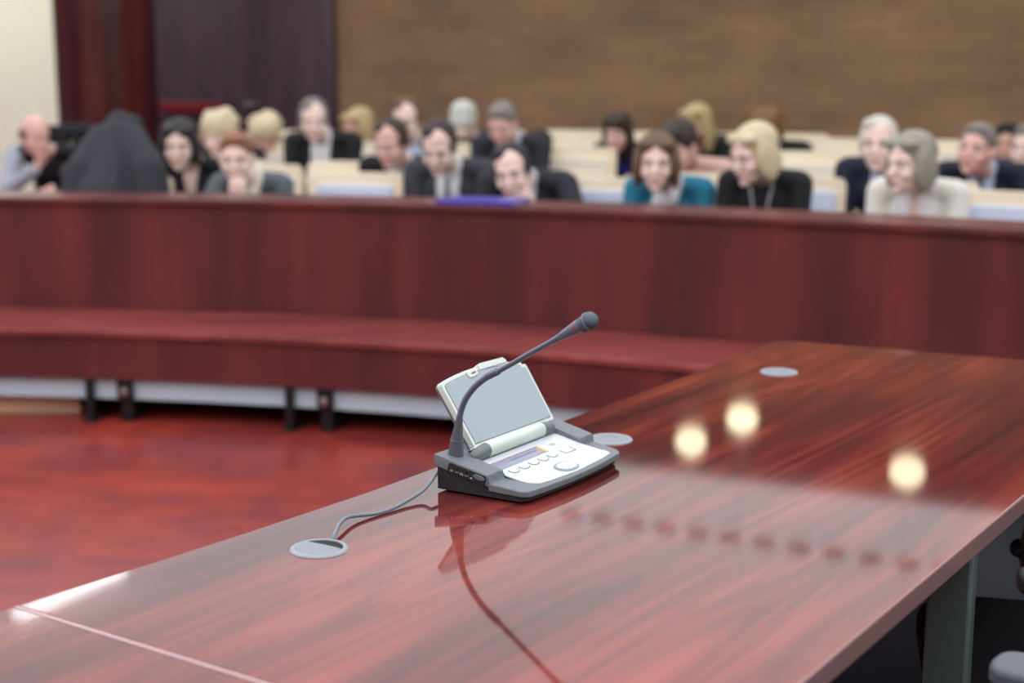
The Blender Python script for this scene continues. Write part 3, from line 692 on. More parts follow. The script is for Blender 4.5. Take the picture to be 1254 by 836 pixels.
M_gr2 = bpy.data.materials.new('wire_mesh_ball'); M_gr2.use_nodes = True; nt = M_gr2.node_tree; b_ = nt.nodes['Principled BSDF']; b_.inputs['Metallic'].default_value = .4; b_.inputs['Roughness'].default_value = .45; b_.inputs['Base Color'].default_value = rgb((92, 102, 112))
tc = nt.nodes.new('ShaderNodeTexCoord'); vo = nt.nodes.new('ShaderNodeTexVoronoi'); vo.inputs['Scale'].default_value = 800; vo.inputs['Randomness'].default_value = .2; bp = nt.nodes.new('ShaderNodeBump'); bp.inputs['Strength'].default_value = .9; bp.inputs['Distance'].default_value = .0008; bp.invert = True
nt.links.new(tc.outputs['Object'], vo.inputs['Vector']); nt.links.new(vo.outputs['Distance'], bp.inputs['Height']); nt.links.new(bp.outputs['Normal'], b_.inputs['Normal'])
cr = nt.nodes.new('ShaderNodeValToRGB'); cr.color_ramp.elements[0].color = rgb((18, 22, 28)); cr.color_ramp.elements[1].color = rgb((88, 100, 112)); cr.color_ramp.elements[1].position = .5; nt.links.new(vo.outputs['Distance'], cr.inputs[0]); nt.links.new(cr.outputs[0], b_.inputs['Base Color'])
bm = bmesh.new(); z0 = z+.005; lathe(bm, [(.0144, z0), (.0146, z0+.003)] + [(.0146*math.cos(t), z0+.003+.0125*math.sin(t)) for t in [PI/2*k/10 for k in range(1, 11)]], 40, MH); finish('mesh_grille', bm, M_gr2, hdo, angle=80)

# cable from the unit into the grommet
M_cab = mat('grey_cable', (112, 122, 134), .4)
cab = [((533.5, 581), .030), ((527, 590), .0245), ((517, 601), .0135), ((500, 612), .0075), ((480, 622.5), .0042), ((460, 628.5), .0042), ((440, 630.8), .0075), ((428, 632.5), .0110), ((420, 636.5), .0130), ((414, 644), .0115), ((409, 656), .006), ((406, 667), -.006)]
P = [at_z(q[0], q[1], TZ+h) for q, h in cab]
P = [P[0] + (P[0]-P[1]).normalized()*.008] + P
bm = bmesh.new(); add_tube(bm, spline([Vector(p) for p in P], 8), .0033, 16); cb = finish('microphone_cable', bm, M_cab)
tag(cb, 'thin grey cable curving from the microphone unit down into the grommet', 'cable')

# ------------------------------------------------------------------ black swivel chair tucked in on the right
def swivel(loc, rz, label, padc='grey_arm_pad', pc=(84, 92, 100)):
    ch = empty('office_chair', loc, rz, label, 'chair')     # local +x = forward
    M_fab = mat('black_fabric', (15, 14, 19), .9, bump=.3, bscale=500, spec=.15)
    M_arm = mat(padc, pc, .5)
    bm = bmesh.new(); prism(bm, rounded([(-.24, -.25), (.26, -.26), (.26, .26), (-.24, .25)], .12, 8), .355, .43); finish('seat', bm, M_fab, ch, bevel=.025, seg=3)
    bm = bmesh.new(); M = Matrix.Translation((-.27, 0, .78)) @ Matrix.Rotation(math.radians(-12), 4, 'Y')
    pts = rounded([(-.23, -.24), (.23, -.24), (.20, .30), (-.20, .30)], .10, 6); a = [bm.verts.new(M @ Vector((-.03 - .12*(y/.25)**2*.3, y, z))) for y, z in pts]; b = [bm.verts.new(M @ Vector((.03 - .12*(y/.25)**2*.3, y, z))) for y, z in pts]; bm.faces.new(a); bm.faces.new(b[::-1])
    for i in range(len(pts)): bm.faces.new((a[i], b[i], b[(i+1) % len(pts)], a[(i+1) % len(pts)]))
    finish('backrest', bm, M_fab, ch, bevel=.012, seg=3)
    bm = bmesh.new(); add_tube(bm, [(-.2, 0, .38), (-.30, 0, .45), (-.33, 0, .55), (-.31, 0, .70)], .022, 12); finish('back_bracket', bm, M_steel, ch)
    for s in (-1, 1):
        bm = bmesh.new(); add_tube(bm, [(.02, s*.20, .39), (.02, s*.29, .41), (.04, s*.315, .50), (.02, s*.315, .64)], .016, 12); add_tube(bm, [(.06, s*.315, .50), (-.10, s*.315, .64)], .014, 12)
        for q in ((.05, s*.335, .505), (.0, s*.335, .470)): add_ell(bm, q, (.02, .014, .02))
        ar = finish('armrest', bm, M_steel, ch)
        bm = bmesh.new(); prism(bm, [(x, y+s*.315) for x, y in rounded([(-.15, -.035), (.14, -.045), (.14, .045), (-.15, .035)], .04, 6)], .64, .672); finish('arm_pad', bm, M_arm, ar, bevel=.01, seg=3)
    bm = bmesh.new(); lathe(bm, [(.028, .10), (.028, .28), (.02, .28), (.02, .36)], 20); finish('column', bm, M_steel, ch)
    for k in range(5):
        a = 2*PI*k/5+.3; bm = bmesh.new(); d_ = Vector((math.cos(a), math.sin(a), 0))
        add_tube(bm, [Vector((0, 0, .12)), d_*.28+Vector((0, 0, .075))], [.024, .015], 10); add_ell(bm, d_*.28+Vector((0, 0, .03)), (.028, .028, .03)); finish('leg', bm, M_steel, ch)
    return ch
swivel((1.02, 2.55, .01), math.radians(168), 'black fabric swivel chair tucked in beyond the grey steel table leg', 'black_arm_pad', (34, 34, 38))
swivel((.60, 1.585, .01), TA+PI/2, 'black swivel chair nearest the lower right corner, grey arm pad showing')
# dark carpet on the working side of the tables
q2 = [(.90, 4.10), (1.65, 5.25), (3.8, 3.3), (3.4, 2.77)]
bm = bmesh.new(); prism(bm, q2, .0, .009); tag(finish('grey_carpet', bm, mat('mid_grey_carpet', (40, 42, 47), .95, var=.2, vscale=60, bump=.6, bscale=300, spec=.1), smooth=False), 'grey carpet strip on the floor beyond the swivel chairs at the far right', 'carpet')
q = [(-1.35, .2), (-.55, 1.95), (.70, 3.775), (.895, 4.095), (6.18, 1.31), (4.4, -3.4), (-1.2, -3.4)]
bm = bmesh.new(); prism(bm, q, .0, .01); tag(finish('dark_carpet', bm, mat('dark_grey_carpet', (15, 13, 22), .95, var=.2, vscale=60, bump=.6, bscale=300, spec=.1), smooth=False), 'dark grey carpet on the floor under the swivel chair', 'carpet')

# ------------------------------------------------------------------ auditorium chairs
CHG = 'pale wooden auditorium chairs behind the counter'
M_pad_b = mat('pale_blue_fabric', (206, 216, 236), .9, var=.06, vscale=60)
M_pad_c = mat('cream_fabric', (232, 225, 208), .9, var=.06, vscale=60)
def make_chair(pad):
    """local +y = the way the sitter faces, origin on the floor under the seat"""
    r = empty('auditorium_chair', (0, 0, 0))
    bm = bmesh.new(); out = rounded([(-.245, .42), (.245, .42), (.250, .97), (-.250, .97)], [.02, .02, .055, .055], 6); Mb = Matrix.Translation((0, -.20, 0)) @ Matrix.Rotation(math.radians(9), 4, 'X')
    a = [bm.verts.new(Mb @ Vector((x, -.016 - .02*(1-(x/.25)**2), z))) for x, z in out]; b = [bm.verts.new(Mb @ Vector((x, .012 - .02*(1-(x/.25)**2), z))) for x, z in out]
    bm.faces.new(a); bm.faces.new(b[::-1])
    for i in range(len(out)): bm.faces.new((a[i], b[i], b[(i+1) % len(out)], a[(i+1) % len(out)]))
    finish('backrest', bm, M_chairwood, r, bevel=.006)
    bm = bmesh.new(); out = rounded([(-.205, .47), (.205, .47), (.210, .905), (-.210, .905)], [.02, .02, .03, .03], 5)
    a = [bm.verts.new(Mb @ Vector((x, -.005, z))) for x, z in out]; b = [bm.verts.new(Mb @ Vector((x*.97, .036, .01 + z*.985))) for x, z in out]
    bm.faces.new(a); bm.faces.new(b[::-1])
    for i in range(len(out)): bm.faces.new((a[i], b[i], b[(i+1) % len(out)], a[(i+1) % len(out)]))
    finish('back_pad', bm, pad, r, bevel=.010, seg=3)
    bm = bmesh.new(); prism(bm, rounded([(-.23, -.22), (.23, -.22), (.235, .24), (-.235, .24)], .05, 5), .395, .42); st = finish('seat', bm, M_chairwood, r, bevel=.005)
    bm = bmesh.new(); prism(bm, rounded([(-.21, -.18), (.21, -.18), (.215, .225), (-.215, .225)], .05, 5), .418, .455); finish('seat_cushion', bm, pad, st, bevel=.012, seg=3)
    for s in (-1, 1):
        bm = bmesh.new(); pts = rounded([(-.20, .02), (-.10, .02), (-.06, .36), (.20, .38), (.20, .42), (-.22, .42)], .02, 4); a = [bm.verts.new((s*.215, y, z)) for y, z in pts]; b = [bm.verts.new((s*.240, y, z)) for y, z in pts]
        bm.faces.new(a); bm.faces.new(b[::-1])
        for i in range(len(pts)): bm.faces.new((a[i], b[i], b[(i+1) % len(pts)], a[(i+1) % len(pts)]))
        add_box(bm, (s*.228, -.14, .012), (.04, .22, .024)); finish('leg', bm, M_steel, r, bevel=.003)
    return r
PROTO = {}
PLACED = []
def chair_at(px, R, lab, pad='b', dz=0.0, at=None, yaw=None):
    P = on_row(px, R); ph = math.atan2(P.x-CC.x, P.y-CC.y)
    if at is not None: P = at; ph = -yaw
    elif any((P.xy-q).length < .53 for q in PLACED): return None
    PLACED.append(P.xy.copy())
    if pad not in PROTO: o = make_chair(M_pad_b if pad == 'b' else M_pad_c); PROTO[pad] = o
    else:
        src = PROTO[pad]; o = src.copy(); C.objects.link(o)
        for c in list(src.children):
            d = c.copy(); C.objects.link(d); d.parent = o
            for g in c.children: e = g.copy(); C.objects.link(e); e.parent = d
    o.location = (P.x, P.y, dz); o.rotation_euler = (0, 0, PI - ph); tag(o, lab, 'chair', CHG)
    return o
R1, R2, R3, R4 = 9.36, 10.25, 11.15, 12.05
def tier_of(R): return 0.0 if R < 10.67 else (.05 if R < 11.57 else .09)
TIER = {R1: 0.0, R2: .02, R3: .05, R4: .09}
for Rr, z in ((R3, .05), (R4, .09)):
    o = arc_body('floor_step', [(Rr-.48, .0), (Rr+ (.42 if Rr == R3 else .9), .0), (Rr+ (.42 if Rr == R3 else .9), z), (Rr-.48, z)], -14, 40, 50, M_fascia); o['kind'] = 'structure'; o.name = 'trim_%d' % (6 if Rr == R3 else 7)

# ------------------------------------------------------------------ people
def cloth(name, col, **k): return mat('cloth_'+name, col, k.pop('rough', .85), var=k.pop('var', .12), vscale=k.pop('vscale', 30), bump=.3, bscale=260, **k)
SK = {'light': mat('skin_light', (240, 212, 200), .5, var=.05, vscale=12), 'pink': mat('skin_pink', (228, 184, 172), .5, var=.05, vscale=12), 'tan': mat('skin_tan', (208, 164, 144), .5, var=.05, vscale=12)}
def hairm(name, col): return mat('hair_'+name, col, .55, var=.25, vscale=40, bump=.6, bscale=120)
HR = {'black': hairm('black', (28, 26, 30)), 'dark': hairm('dark_brown', (52, 40, 36)), 'brown': hairm('brown', (104, 78, 58)), 'auburn': hairm('auburn', (138, 92, 66)), 'blond': hairm('blond', (212, 198, 164)), 'sand': hairm('sandy', (186, 164, 120)), 'grey': hairm('grey', (128, 124, 120)), 'white': hairm('white', (206, 208, 200)), 'ash': hairm('ash', (150, 148, 136)), 'ginger': hairm('ginger', (122, 88, 54))}
M_shirt = cloth('white_shirt', (232, 236, 240), var=.03)
M_bshirt = cloth('light_blue_shirt', (196, 212, 238), var=.03)
M_eye = mat('eye_white', (226, 222, 218), .25); M_iris = mat('iris_dark', (44, 34, 30), .2); M_lip = mat('lips', (176, 96, 92), .45)

def drape(name, poly, bvh, m, par, y0=1.2, out=.006, nx=10, nz=14, th=.004):
    """a piece of cloth laid on the front of the garment; poly = rows (z, x0, x1) in person space"""
    bm = bmesh.new(); rows = []
    for k in range(nz+1):
        t = k/nz*(len(poly)-1); i = min(int(t), len(poly)-2); f = t-i
        z, a, b = [poly[i][q]*(1-f)+poly[i+1][q]*f for q in range(3)]; row = []
        for j in range(nx+1):
            x = a+(b-a)*j/nx; h = bvh.ray_cast(Vector((x, y0, z)), Vector((0, -1, 0)))
            row.append((x, h[0].y if h[0] else None, z))
        rows.append(row)
    ys = [q[1] for r in rows for q in r if q[1] is not None]
    if not ys: bm.free(); return None
    last = ys[0]; F_, B_ = [], []
    for r in rows:
        f, b = [], []
        for x, y, z in r:
            if y is None: y = last
            last = y; f.append(bm.verts.new((x, y+out, z))); b.append(bm.verts.new((x, y+out-th-.006, z)))
        F_.append(f); B_.append(b)
    for k in range(nz):
        for j in range(nx):
            bm.faces.new((F_[k][j], F_[k][j+1], F_[k+1][j+1], F_[k+1][j])); bm.faces.new((B_[k][j], B_[k+1][j], B_[k+1][j+1], B_[k][j+1]))
        bm.faces.new((F_[k][0], F_[k+1][0], B_[k+1][0], B_[k][0])); bm.faces.new((F_[k][nx], B_[k][nx], B_[k+1][nx], F_[k+1][nx]))
    for j in range(nx): bm.faces.new((F_[0][j], B_[0][j], B_[0][j+1], F_[0][j+1])); bm.faces.new((F_[nz][j], F_[nz][j+1], B_[nz][j+1], B_[nz][j]))
    return finish(name, bm, m, par, angle=80)

def hair_shape(bm, style, M):
    E = lambda c, r: add_ell(bm, c, r, M, 20, 14)
    if style == 'short': E((0, -.022, .046), (.083, .098, .084)); E((0, -.055, -.005), (.074, .060, .070)); E((-.072, -.012, .03), (.014, .045, .045)); E((.072, -.012, .03), (.014, .045, .045)); E((0, .042, .100), (.060, .035, .026))
    elif style == 'receding': E((0, -.033, .050), (.084, .090, .082)); E((0, -.060, -.010), (.073, .055, .066)); E((-.074, -.014, .018), (.013, .045, .045)); E((.074, -.014, .018), (.013, .045, .045)); E((.034, .026, .096), (.036, .036, .026))
    elif style == 'fringe': E((0, -.060, -.005), (.076, .055, .055)); E((-.075, -.025, .00), (.012, .045, .035)); E((.075, -.025, .00), (.012, .045, .035))
    elif style == 'crop': E((0, -.020, .045), (.080, .096, .082)); E((0, -.050, -.005), (.073, .058, .066)); E((0, .045, .094), (.052, .03, .022))
    elif style == 'bob':
        E((0, -.030, .050), (.094, .100, .088)); E((0, -.058, -.03), (.090, .062, .095))
        for s in (-1, 1): E((s*.083, -.008, -.020), (.024, .058, .092)); E((s*.040, .046, .084), (.042, .034, .026))
    elif style == 'long':
        E((0, -.020, .046), (.090, .102, .086)); E((0, -.062, -.06), (.088, .058, .135))
        for s in (-1, 1): E((s*.080, -.010, -.050), (.022, .050, .120)); E((s*.040, .048, .084), (.040, .030, .024))
    elif style == 'curly':
        E((0, -.022, .050), (.104, .108, .096)); E((0, -.06, -.01), (.098, .066, .080)); rr = random.Random(3)
        for k in range(26):
            a = rr.uniform(0, 2*PI); t = rr.uniform(-.1, 1); E((.092*math.cos(a)*math.cos(t), -.03+.09*math.sin(a)*math.cos(t), .055+.085*math.sin(t)), (.026, .026, .024))
        for s in (-1, 1): E((s*.086, -.005, .0), (.026, .05, .055))
    elif style == 'updo': E((0, -.022, .046), (.086, .100, .086)); E((0, -.055, -.01), (.076, .058, .065)); E((0, -.085, .10), (.05, .05, .045)); E((0, .045, .096), (.055, .03, .022))

def ik(S, H, l1, l2, pole):
    d = H-S; L = min(d.length, (l1+l2)*.995); n = d.normalized(); H = S+n*L
    a = (l1*l1 - l2*l2 + L*L)/(2*L); h = math.sqrt(max(l1*l1-a*a, 0)); p = (pole - n*pole.dot(n)).normalized()
    return S+n*a+p*h, H

def hand(bm, W_, fwd, palm, side):
    """palm + five bent fingers; fwd = towards the finger tips, palm = the way the palm faces"""
    fwd = fwd.normalized(); palm = (palm - fwd*palm.dot(fwd)).normalized(); ac = fwd.cross(palm)*side
    c = W_ + fwd*.045
    for k in range(4):
        q = (k-1.5)*.0195; add_cap(bm, W_+ac*q*.55+fwd*.008, .0125, W_+ac*q+fwd*.082, .0105, 8)
    for k, L in enumerate((.068, .077, .072, .056)):
        q = (k-1.5)*.0225; b = W_+ac*q+fwd*.085; m1 = b + (fwd*.9+palm*.25+ac*q*1.5).normalized()*L*.5; e = m1 + (fwd*.55+palm*.8).normalized()*L*.5
        add_cap(bm, b, .0088, m1, .0082, 8); add_cap(bm, m1, .0082, e, .0072, 8)
    b = W_ - ac*.024 + fwd*.025; m1 = b + (-ac*.75+fwd*.65+palm*.35).normalized()*.038; e = m1 + (-ac*.15+fwd*.85+palm*.35).normalized()*.032
    add_cap(bm, b, .012, m1, .0098, 8); add_cap(bm, m1, .0098, e, .0084, 8)

def person(px, py, R, label, hair='short', hc='dark', skin='light', face=0, pitch=0, tilt=0, body=None, top=None, sleeve=None, bottom=None, wear='jacket', shirt=None, tie=None, extra=(), arms=('lap', 'lap'), sc_=1.06, female=False, group='seated audience members', chair=True, chair_lab=None, pad=None, sleeve_r=None, seat_off=0, chair_px=None, bow=70):
    H = on_row(px, R); rr = ray(px, py); k = H.y/rr.y; H = Vector((rr.x*k, H.y, CH + rr.z*k))
    ph = math.atan2(H.x-CC.x, H.y-CC.y); tier = tier_of(R)
    cam_az = math.atan2(H.x, H.y)                    # facing the camera means yaw = -cam_az
    yaw = -ph if body is None else -cam_az + math.radians(body)
    fyaw = -cam_az + math.radians(face)
    fwd = Vector((math.sin(yaw), -math.cos(yaw), 0))
    hz = tier+.555; Lb = .455*sc_; nb = math.radians(bow)
    vv = H.z - .03 - hz - .20*sc_*math.cos(nb)
    if vv > Lb*.99: hz += vv - Lb*.99; vv = Lb*.99
    th = math.acos(max(.5, vv/Lb)); off = Lb*math.sin(th) + .20*sc_*math.sin(nb)
    base = Vector((H.x, H.y, 0)) - fwd*off
    root = empty('person', (base.x, base.y, tier), PI+yaw, label, 'person', group)
    h0 = Vector((0, 0, hz-tier)); S = Vector((0, math.sin(th), math.cos(th))); Nn = Vector((0, math.cos(th), -math.sin(th))); X = Vector((1, 0, 0))
    P = lambda x, n, s: h0 + X*x + Nn*n + S*s
    Hl = Vector((0, off, H.z-tier))                   # head centre, person space
    HM = Matrix.Translation(Hl) @ Matrix.Rotation(fyaw-yaw, 4, 'Z') @ Matrix.Rotation(math.radians(-pitch), 4, 'X') @ Matrix.Rotation(math.radians(tilt), 4, 'Y') @ Matrix.Scale(sc_, 4)
    sw = .170 if female else .200
    arml = []
    for s, mode in zip((-1, 1), arms):
        Sh = P(s*sw, .0, .445); pole = Vector((s*.22, -.5, -.8))
        if mode == 'lap': T = Vector((s*.09, .30+off*.5, h0.z+.14))
        elif mode == 'desk': T = Vector((s*.13, max(.46, off+.12), .955-tier))
        elif mode == 'desk_in': T = Vector((s*.05, max(.42, off+.10), .965-tier))
        elif mode == 'fold': T = P(-s*.06, .21, .16)
        elif mode == 'chin': T = HM @ Vector((s*.025, .085, -.170)); pole = Vector((s*.5, .35, -.8))
        elif mode == 'cheek': T = HM @ Vector((s*.075, .055, -.155)); pole = Vector((s*.6, .35, -.8))
        elif mode == 'clasp': T = HM @ Vector((s*.020, .120, -.20)); pole = Vector((s*.7, .2, -.8))
        El, T = ik(Sh, T, .285*sc_, .255*sc_, pole); arml.append((s, mode, Sh, El, T))
    neck0, neck1 = P(0, .0, .475), HM @ Vector((0, -.035, -.075))
    # --- body, one continuous skin
    bm = bmesh.new()
    add_ell(bm, (0, 0, 0), (.150, .105, .10), Matrix.Translation(h0)); add_cap(bm, P(0, 0, .05), .105, P(0, .0, .22), .110)
    MS = Matrix.Translation(P(0, 0, .32)) @ Matrix.Rotation(-th, 4, 'X'); add_ell(bm, (0, 0, 0), (.155 if not female else .140, .100, .150), MS)
    for s in (-1, 1):
        add_cap(bm, P(s*.03, -.01, .47), .045, P(s*(sw-.01), -.005, .45), .048)
        if female: add_ell(bm, P(s*.065, .085, .29), (.055, .05, .055))
        add_cap(bm, h0+Vector((s*.085, .0, -.01)), .082, h0+Vector((s*.11, .40, -.01)), .060)
        knee = h0+Vector((s*.11, .40, -.01)); add_cap(bm, knee, .058, Vector((s*.115, .40, .09)), .040); add_cap(bm, Vector((s*.115, .37, .04)), .036, Vector((s*.12, .55, .03)), .028)
    add_cap(bm, neck0, .056 if not female else .048, neck1, .052 if not female else .044)
    E = lambda c, r: add_ell(bm, c, r, HM, 20, 14)
    E((0, -.014, .036), (.0745, .094, .083)); E((0, .012, -.020), (.066, .078, .078)); E((0, .030, -.062), (.050, .056, .052)); E((0, .076, -.098), (.020, .018, .017))
    E((0, .062, .022), (.056, .028, .018)); E((-.040, .058, -.035), (.022, .024, .022)); E((.040, .058, -.035), (.022, .024, .022))
    add_cap(bm, HM @ Vector((0, .084, .004)), .0085*sc_, HM @ Vector((0, .104, -.032)), .0135*sc_, 10); E((0, .083, -.066), (.024, .012, .012))
    for s in (-1, 1): E((s*.076, -.012, -.012), (.010, .019, .031))
    for s, mode, Sh, El, T in arml:
        add_cap(bm, Sh, .046, El, .037); add_cap(bm, El, .037, T, .026); fd = (T-El).normalized()
        if mode in ('chin', 'cheek', 'clasp'):
            pal = ((HM @ Vector((0, 0, -.02)))-T).normalized(); hand(bm, T, (fd+Vector((0, 0, 1.0))+pal*.3).normalized(), pal, s)
        elif mode == 'fold': hand(bm, T, fd, -Nn, s)
        else: hand(bm, T, Vector((-s*.25, .95, -.12)), Vector((0, 0, -1)), s)
    blob('body', bm, SK[skin], root, .0068, 3).name = 'body'
    # --- upper garment
    bm = bmesh.new(); g = .016 if wear == 'jacket' else .009
    add_ell(bm, (0, 0, 0), (.150+g, .112+g, .10), Matrix.Translation(h0+Vector((0, 0, .02)))); add_cap(bm, P(0, 0, .05), .112+g, P(0, .0, .22), .118+g)
    add_ell(bm, (0, 0, 0), ((.160 if not female else .146)+g, .104+g, .155), MS)
    for s, mode, Sh, El, T in arml:
        add_cap(bm, P(s*.04, -.012, .462), .046+g*.6, P(s*(sw-.008), -.005, .448), .052+g*.7)
        if female: add_ell(bm, P(s*.065, .085, .29), (.058+g*.5, .052+g*.5, .058+g*.5))
        add_cap(bm, Sh, .052+g*.7, El, .044+g*.5); add_cap(bm, El, .044+g*.5, El.lerp(T, .92), .032+g*.4)
    tm = top or cloth('charcoal', (44, 46, 52))
    gar = blob('jacket' if wear == 'jacket' else wear, bm, tm, root, .0105, 4)
    me = gar.data; bvh = BVHTree.FromPolygons([v.co for v in me.vertices], [tuple(p.vertices) for p in me.polygons])
    if sleeve_r:      # one sleeve of another colour
        s, mode, Sh, El, T = arml[0 if sleeve_r[0] < 0 else 1]
        bm = bmesh.new(); add_cap(bm, Sh, .066, El, .056); add_cap(bm, El, .056, El.lerp(T, .9), .044); blob('sleeve', bm, sleeve_r[1], gar, .011, 3)
    # --- trousers / skirt
    bm = bmesh.new()
    for s in (-1, 1):
        add_cap(bm, h0+Vector((s*.085, .0, -.01)), .094, h0+Vector((s*.11, .40, -.01)), .072); add_cap(bm, h0+Vector((s*.11, .40, -.01)), .070, Vector((s*.115, .40, .13)), .054)
    add_ell(bm, (0, 0, 0), (.166, .118, .095), Matrix.Translation(h0-Vector((0, 0, .01)))); blob('trousers', bm, bottom or cloth('dark_trousers', (34, 34, 40)), root, .013, 3)
    for s in (-1, 1):
        bm = bmesh.new(); add_cap(bm, Vector((s*.115, .35, .036)), .040, Vector((s*.12, .57, .030)), .034); add_box(bm, (s*.118, .46, .010), (.07, .27, .018)); blob('shoe', bm, mat('black_leather', (24, 22, 22), .35), root, .009, 2)
    # --- collar, shirt front, tie
    zc = (P(0, .06, .475)).z
    if shirt:
        zb = P(0, .13, .10).z; zm = P(0, .13, .28).z; wv = .052
        wv = .070; sf = drape('shirt_front', [(zc+.012, -wv, wv), (zm, -wv*.85, wv*.85), (zb, -.022, .022)], bvh, shirt, root, out=.004)
        bm = bmesh.new(); ax = (neck1-neck0).normalized(); a, b = frame_of(ax); rg = []
        for k in range(25):
            t = 2*PI*k/24; rg.append(neck0 + ax*(.030 - .012*math.cos(t)*0) + (a*math.cos(t)+b*math.sin(t))*.059)
        add_tube(bm, rg, .014, 8, cap=True); finish('collar', bm, shirt, sf or root)
        if tie:
            t_ = drape('tie', [(zc+.004, -.016, .016), (zc-.022, -.011, .011), (zm, -.024, .024), (zb+.01, -.028, .028)], bvh, tie, root, out=.0095)
    if wear == 'jacket' and shirt:
        for s in (-1, 1):
            drape('lapel', [(zc+.010, s*.066, s*.090), (P(0, .13, .34).z, s*.060, s*.108), (P(0, .13, .12).z, s*.020, s*.038)], bvh, tm, gar, out=.008, nx=5)
    for (nm, kind, m_) in extra:
        if kind == 'scarf':
            bm = bmesh.new(); ax = (neck1-neck0).normalized(); a, b = frame_of(ax)
            for k in range(12):
                t = 2*PI*k/12; c0 = neck0+ax*.02+(a*math.cos(t)+b*math.sin(t))*.058; add_ell(bm, c0, (.028, .028, .026))
            for q in ((-.025, .075, .45), (.028, .085, .43), (0, .10, .39), (-.01, .115, .34)): add_ell(bm, P(*q), (.042, .034, .042))
            blob(nm, bm, m_, root, .009, 3)
        elif kind == 'collar_wide':
            for s in (-1, 1): drape(nm, [(zc+.02, s*.012, s*.080), (P(0, .1, .40).z, s*.022, s*.092), (P(0, .13, .30).z, s*.012, s*.035)], bvh, m_, root, out=.012, nx=6)
        elif kind == 'v_skin': drape(nm, [(zc+.015, -.045, .045), (P(0, .13, .38).z, -.026, .026), (P(0, .13, .31).z, -.004, .004)], bvh, m_, root, out=.004)
        elif kind == 'pendant':
            pz_ = P(0, .13, .17).z; c = bvh.ray_cast(Vector((0, 1.2, pz_)), Vector((0, -1, 0)))[0] or Vector((0, .3, pz_))
            o = None; bm = bmesh.new(); lathe(bm, [(.004, -.004), (.020, -.003), (.022, .002), (.012, .006)], 24, Matrix.Translation(c+Vector((0, .012, 0))) @ Matrix.Rotation(-PI/2, 4, 'X')); o = finish(nm, bm, m_, root)
            bm = bmesh.new()
            for s in (-1, 1):
                pts = []
                for k in range(8):
                    t = k/7; z = zc*(t)+(pz_+.02)*(1-t); x = s*.055*t; h = bvh.ray_cast(Vector((x, 1.2, z)), Vector((0, -1, 0)))[0]; pts.append((h or Vector((x, c.y, z))) + Vector((0, .006, 0)))
                add_tube(bm, pts, .0032, 6)
            finish('cord', bm, m_, o)
        elif kind == 'hood':      # coat pulled up around the back of the head
            bm = bmesh.new()
            for q in ((.075, -.05, -.03), (-.075, -.05, -.03), (0, -.10, -.03), (.04, -.06, .045), (-.02, -.075, .055)): add_ell(bm, q, (.062, .06, .075), HM)
            A = HM @ Vector((0, -.08, -.02))
            for s_ in (-1, 1): add_cap(bm, A+Vector((s_*.07, 0, -.01)), .085, P(s_*(.20 if s_ > 0 else .13), -.03, .45), .09); add_cap(bm, P(s_*(.20 if s_ > 0 else .13), -.03, .45), .09, P(s_*(.235 if s_ > 0 else .17), .0, .08), .10)
            add_cap(bm, A, .09, P(0, -.05, .30), .14); add_cap(bm, HM @ Vector((-.09, -.02, .0)), .05, P(-.20, .06, .34), .06); blob(nm, bm, m_, root, .011, 5)
    # --- hair and face
    if hair:
        bm = bmesh.new(); hair_shape(bm, hair, HM); blob('hair', bm, HR[hc], root, .0075, 2)
    HP = lambda x, y, z: HM @ Vector((x, y, z))
    for s in (-1, 1):
        bm = bmesh.new(); add_ell(bm, (s*.031, .0745, .002), (.0135, .010, .0075), HM, 12, 8); e = finish('eye', bm, M_eye, root)
        bm = bmesh.new(); add_ell(bm, (s*.031, .0815, .002), (.0062, .0045, .0064), HM, 10, 8); finish('iris', bm, M_iris, e)
        bm = bmesh.new(); add_tube(bm, [HP(s*.014, .0895, .021), HP(s*.030, .0895, .027), HP(s*.048, .078, .021)], [.0042, .0046, .003], 8); finish('eyebrow', bm, HR[hc] if hc not in ('blond', 'white') else HR['brown'], root)
    bm = bmesh.new(); add_cap(bm, HP(-.020, .0915, -.066), .0045, HP(.020, .0915, -.066), .0045, 8); add_cap(bm, HP(-.012, .0945, -.064), .0052, HP(.012, .0945, -.064), .0052, 8); finish('lips', bm, M_lip, root)
    if chair:
        cl = chair_lab or ('auditorium chair of the ' + label)
        w = cl.split()
        q = base - fwd*.03
        if chair_px is not None: q = on_row(chair_px, math.hypot(base.x-CC.x, base.y-CC.y)); q = base + (Vector((q.x, q.y, 0))-base)*.6 - fwd*.03
        chair_at(0, R, ' '.join(w[:16]), pad or ('b' if R < 9.7 else 'c'), tier, at=Vector((q.x, q.y, 0)), yaw=-ph)
    return root
CH_ = cloth('charcoal', (42, 45, 54)); DG = cloth('dark_grey_suit', (62, 66, 74)); NV = cloth('navy_suit', (26, 32, 56)); BK = cloth('black', (26, 27, 32)); TE = cloth('teal', (42, 130, 160))
KN = cloth('grey_knit', (96, 104, 112), vscale=120, var=.4); SC = cloth('cream_scarf', (232, 228, 212)); LV = cloth('lavender', (176, 178, 210)); BT = cloth('blue_tie', (70, 92, 136)); GT = cloth('grey_tie', (128, 140, 146))
PR = cloth('printed_blouse', (236, 236, 228), vscale=14, var=.16); WH = cloth('white', (236, 238, 240), var=.03); PK = cloth('pink_blouse', (214, 178, 168)); SL = cloth('grey_sleeve', (164, 170, 186)); VB = cloth('violet_scarf', (52, 52, 140)); PU = cloth('plum', (52, 40, 56))
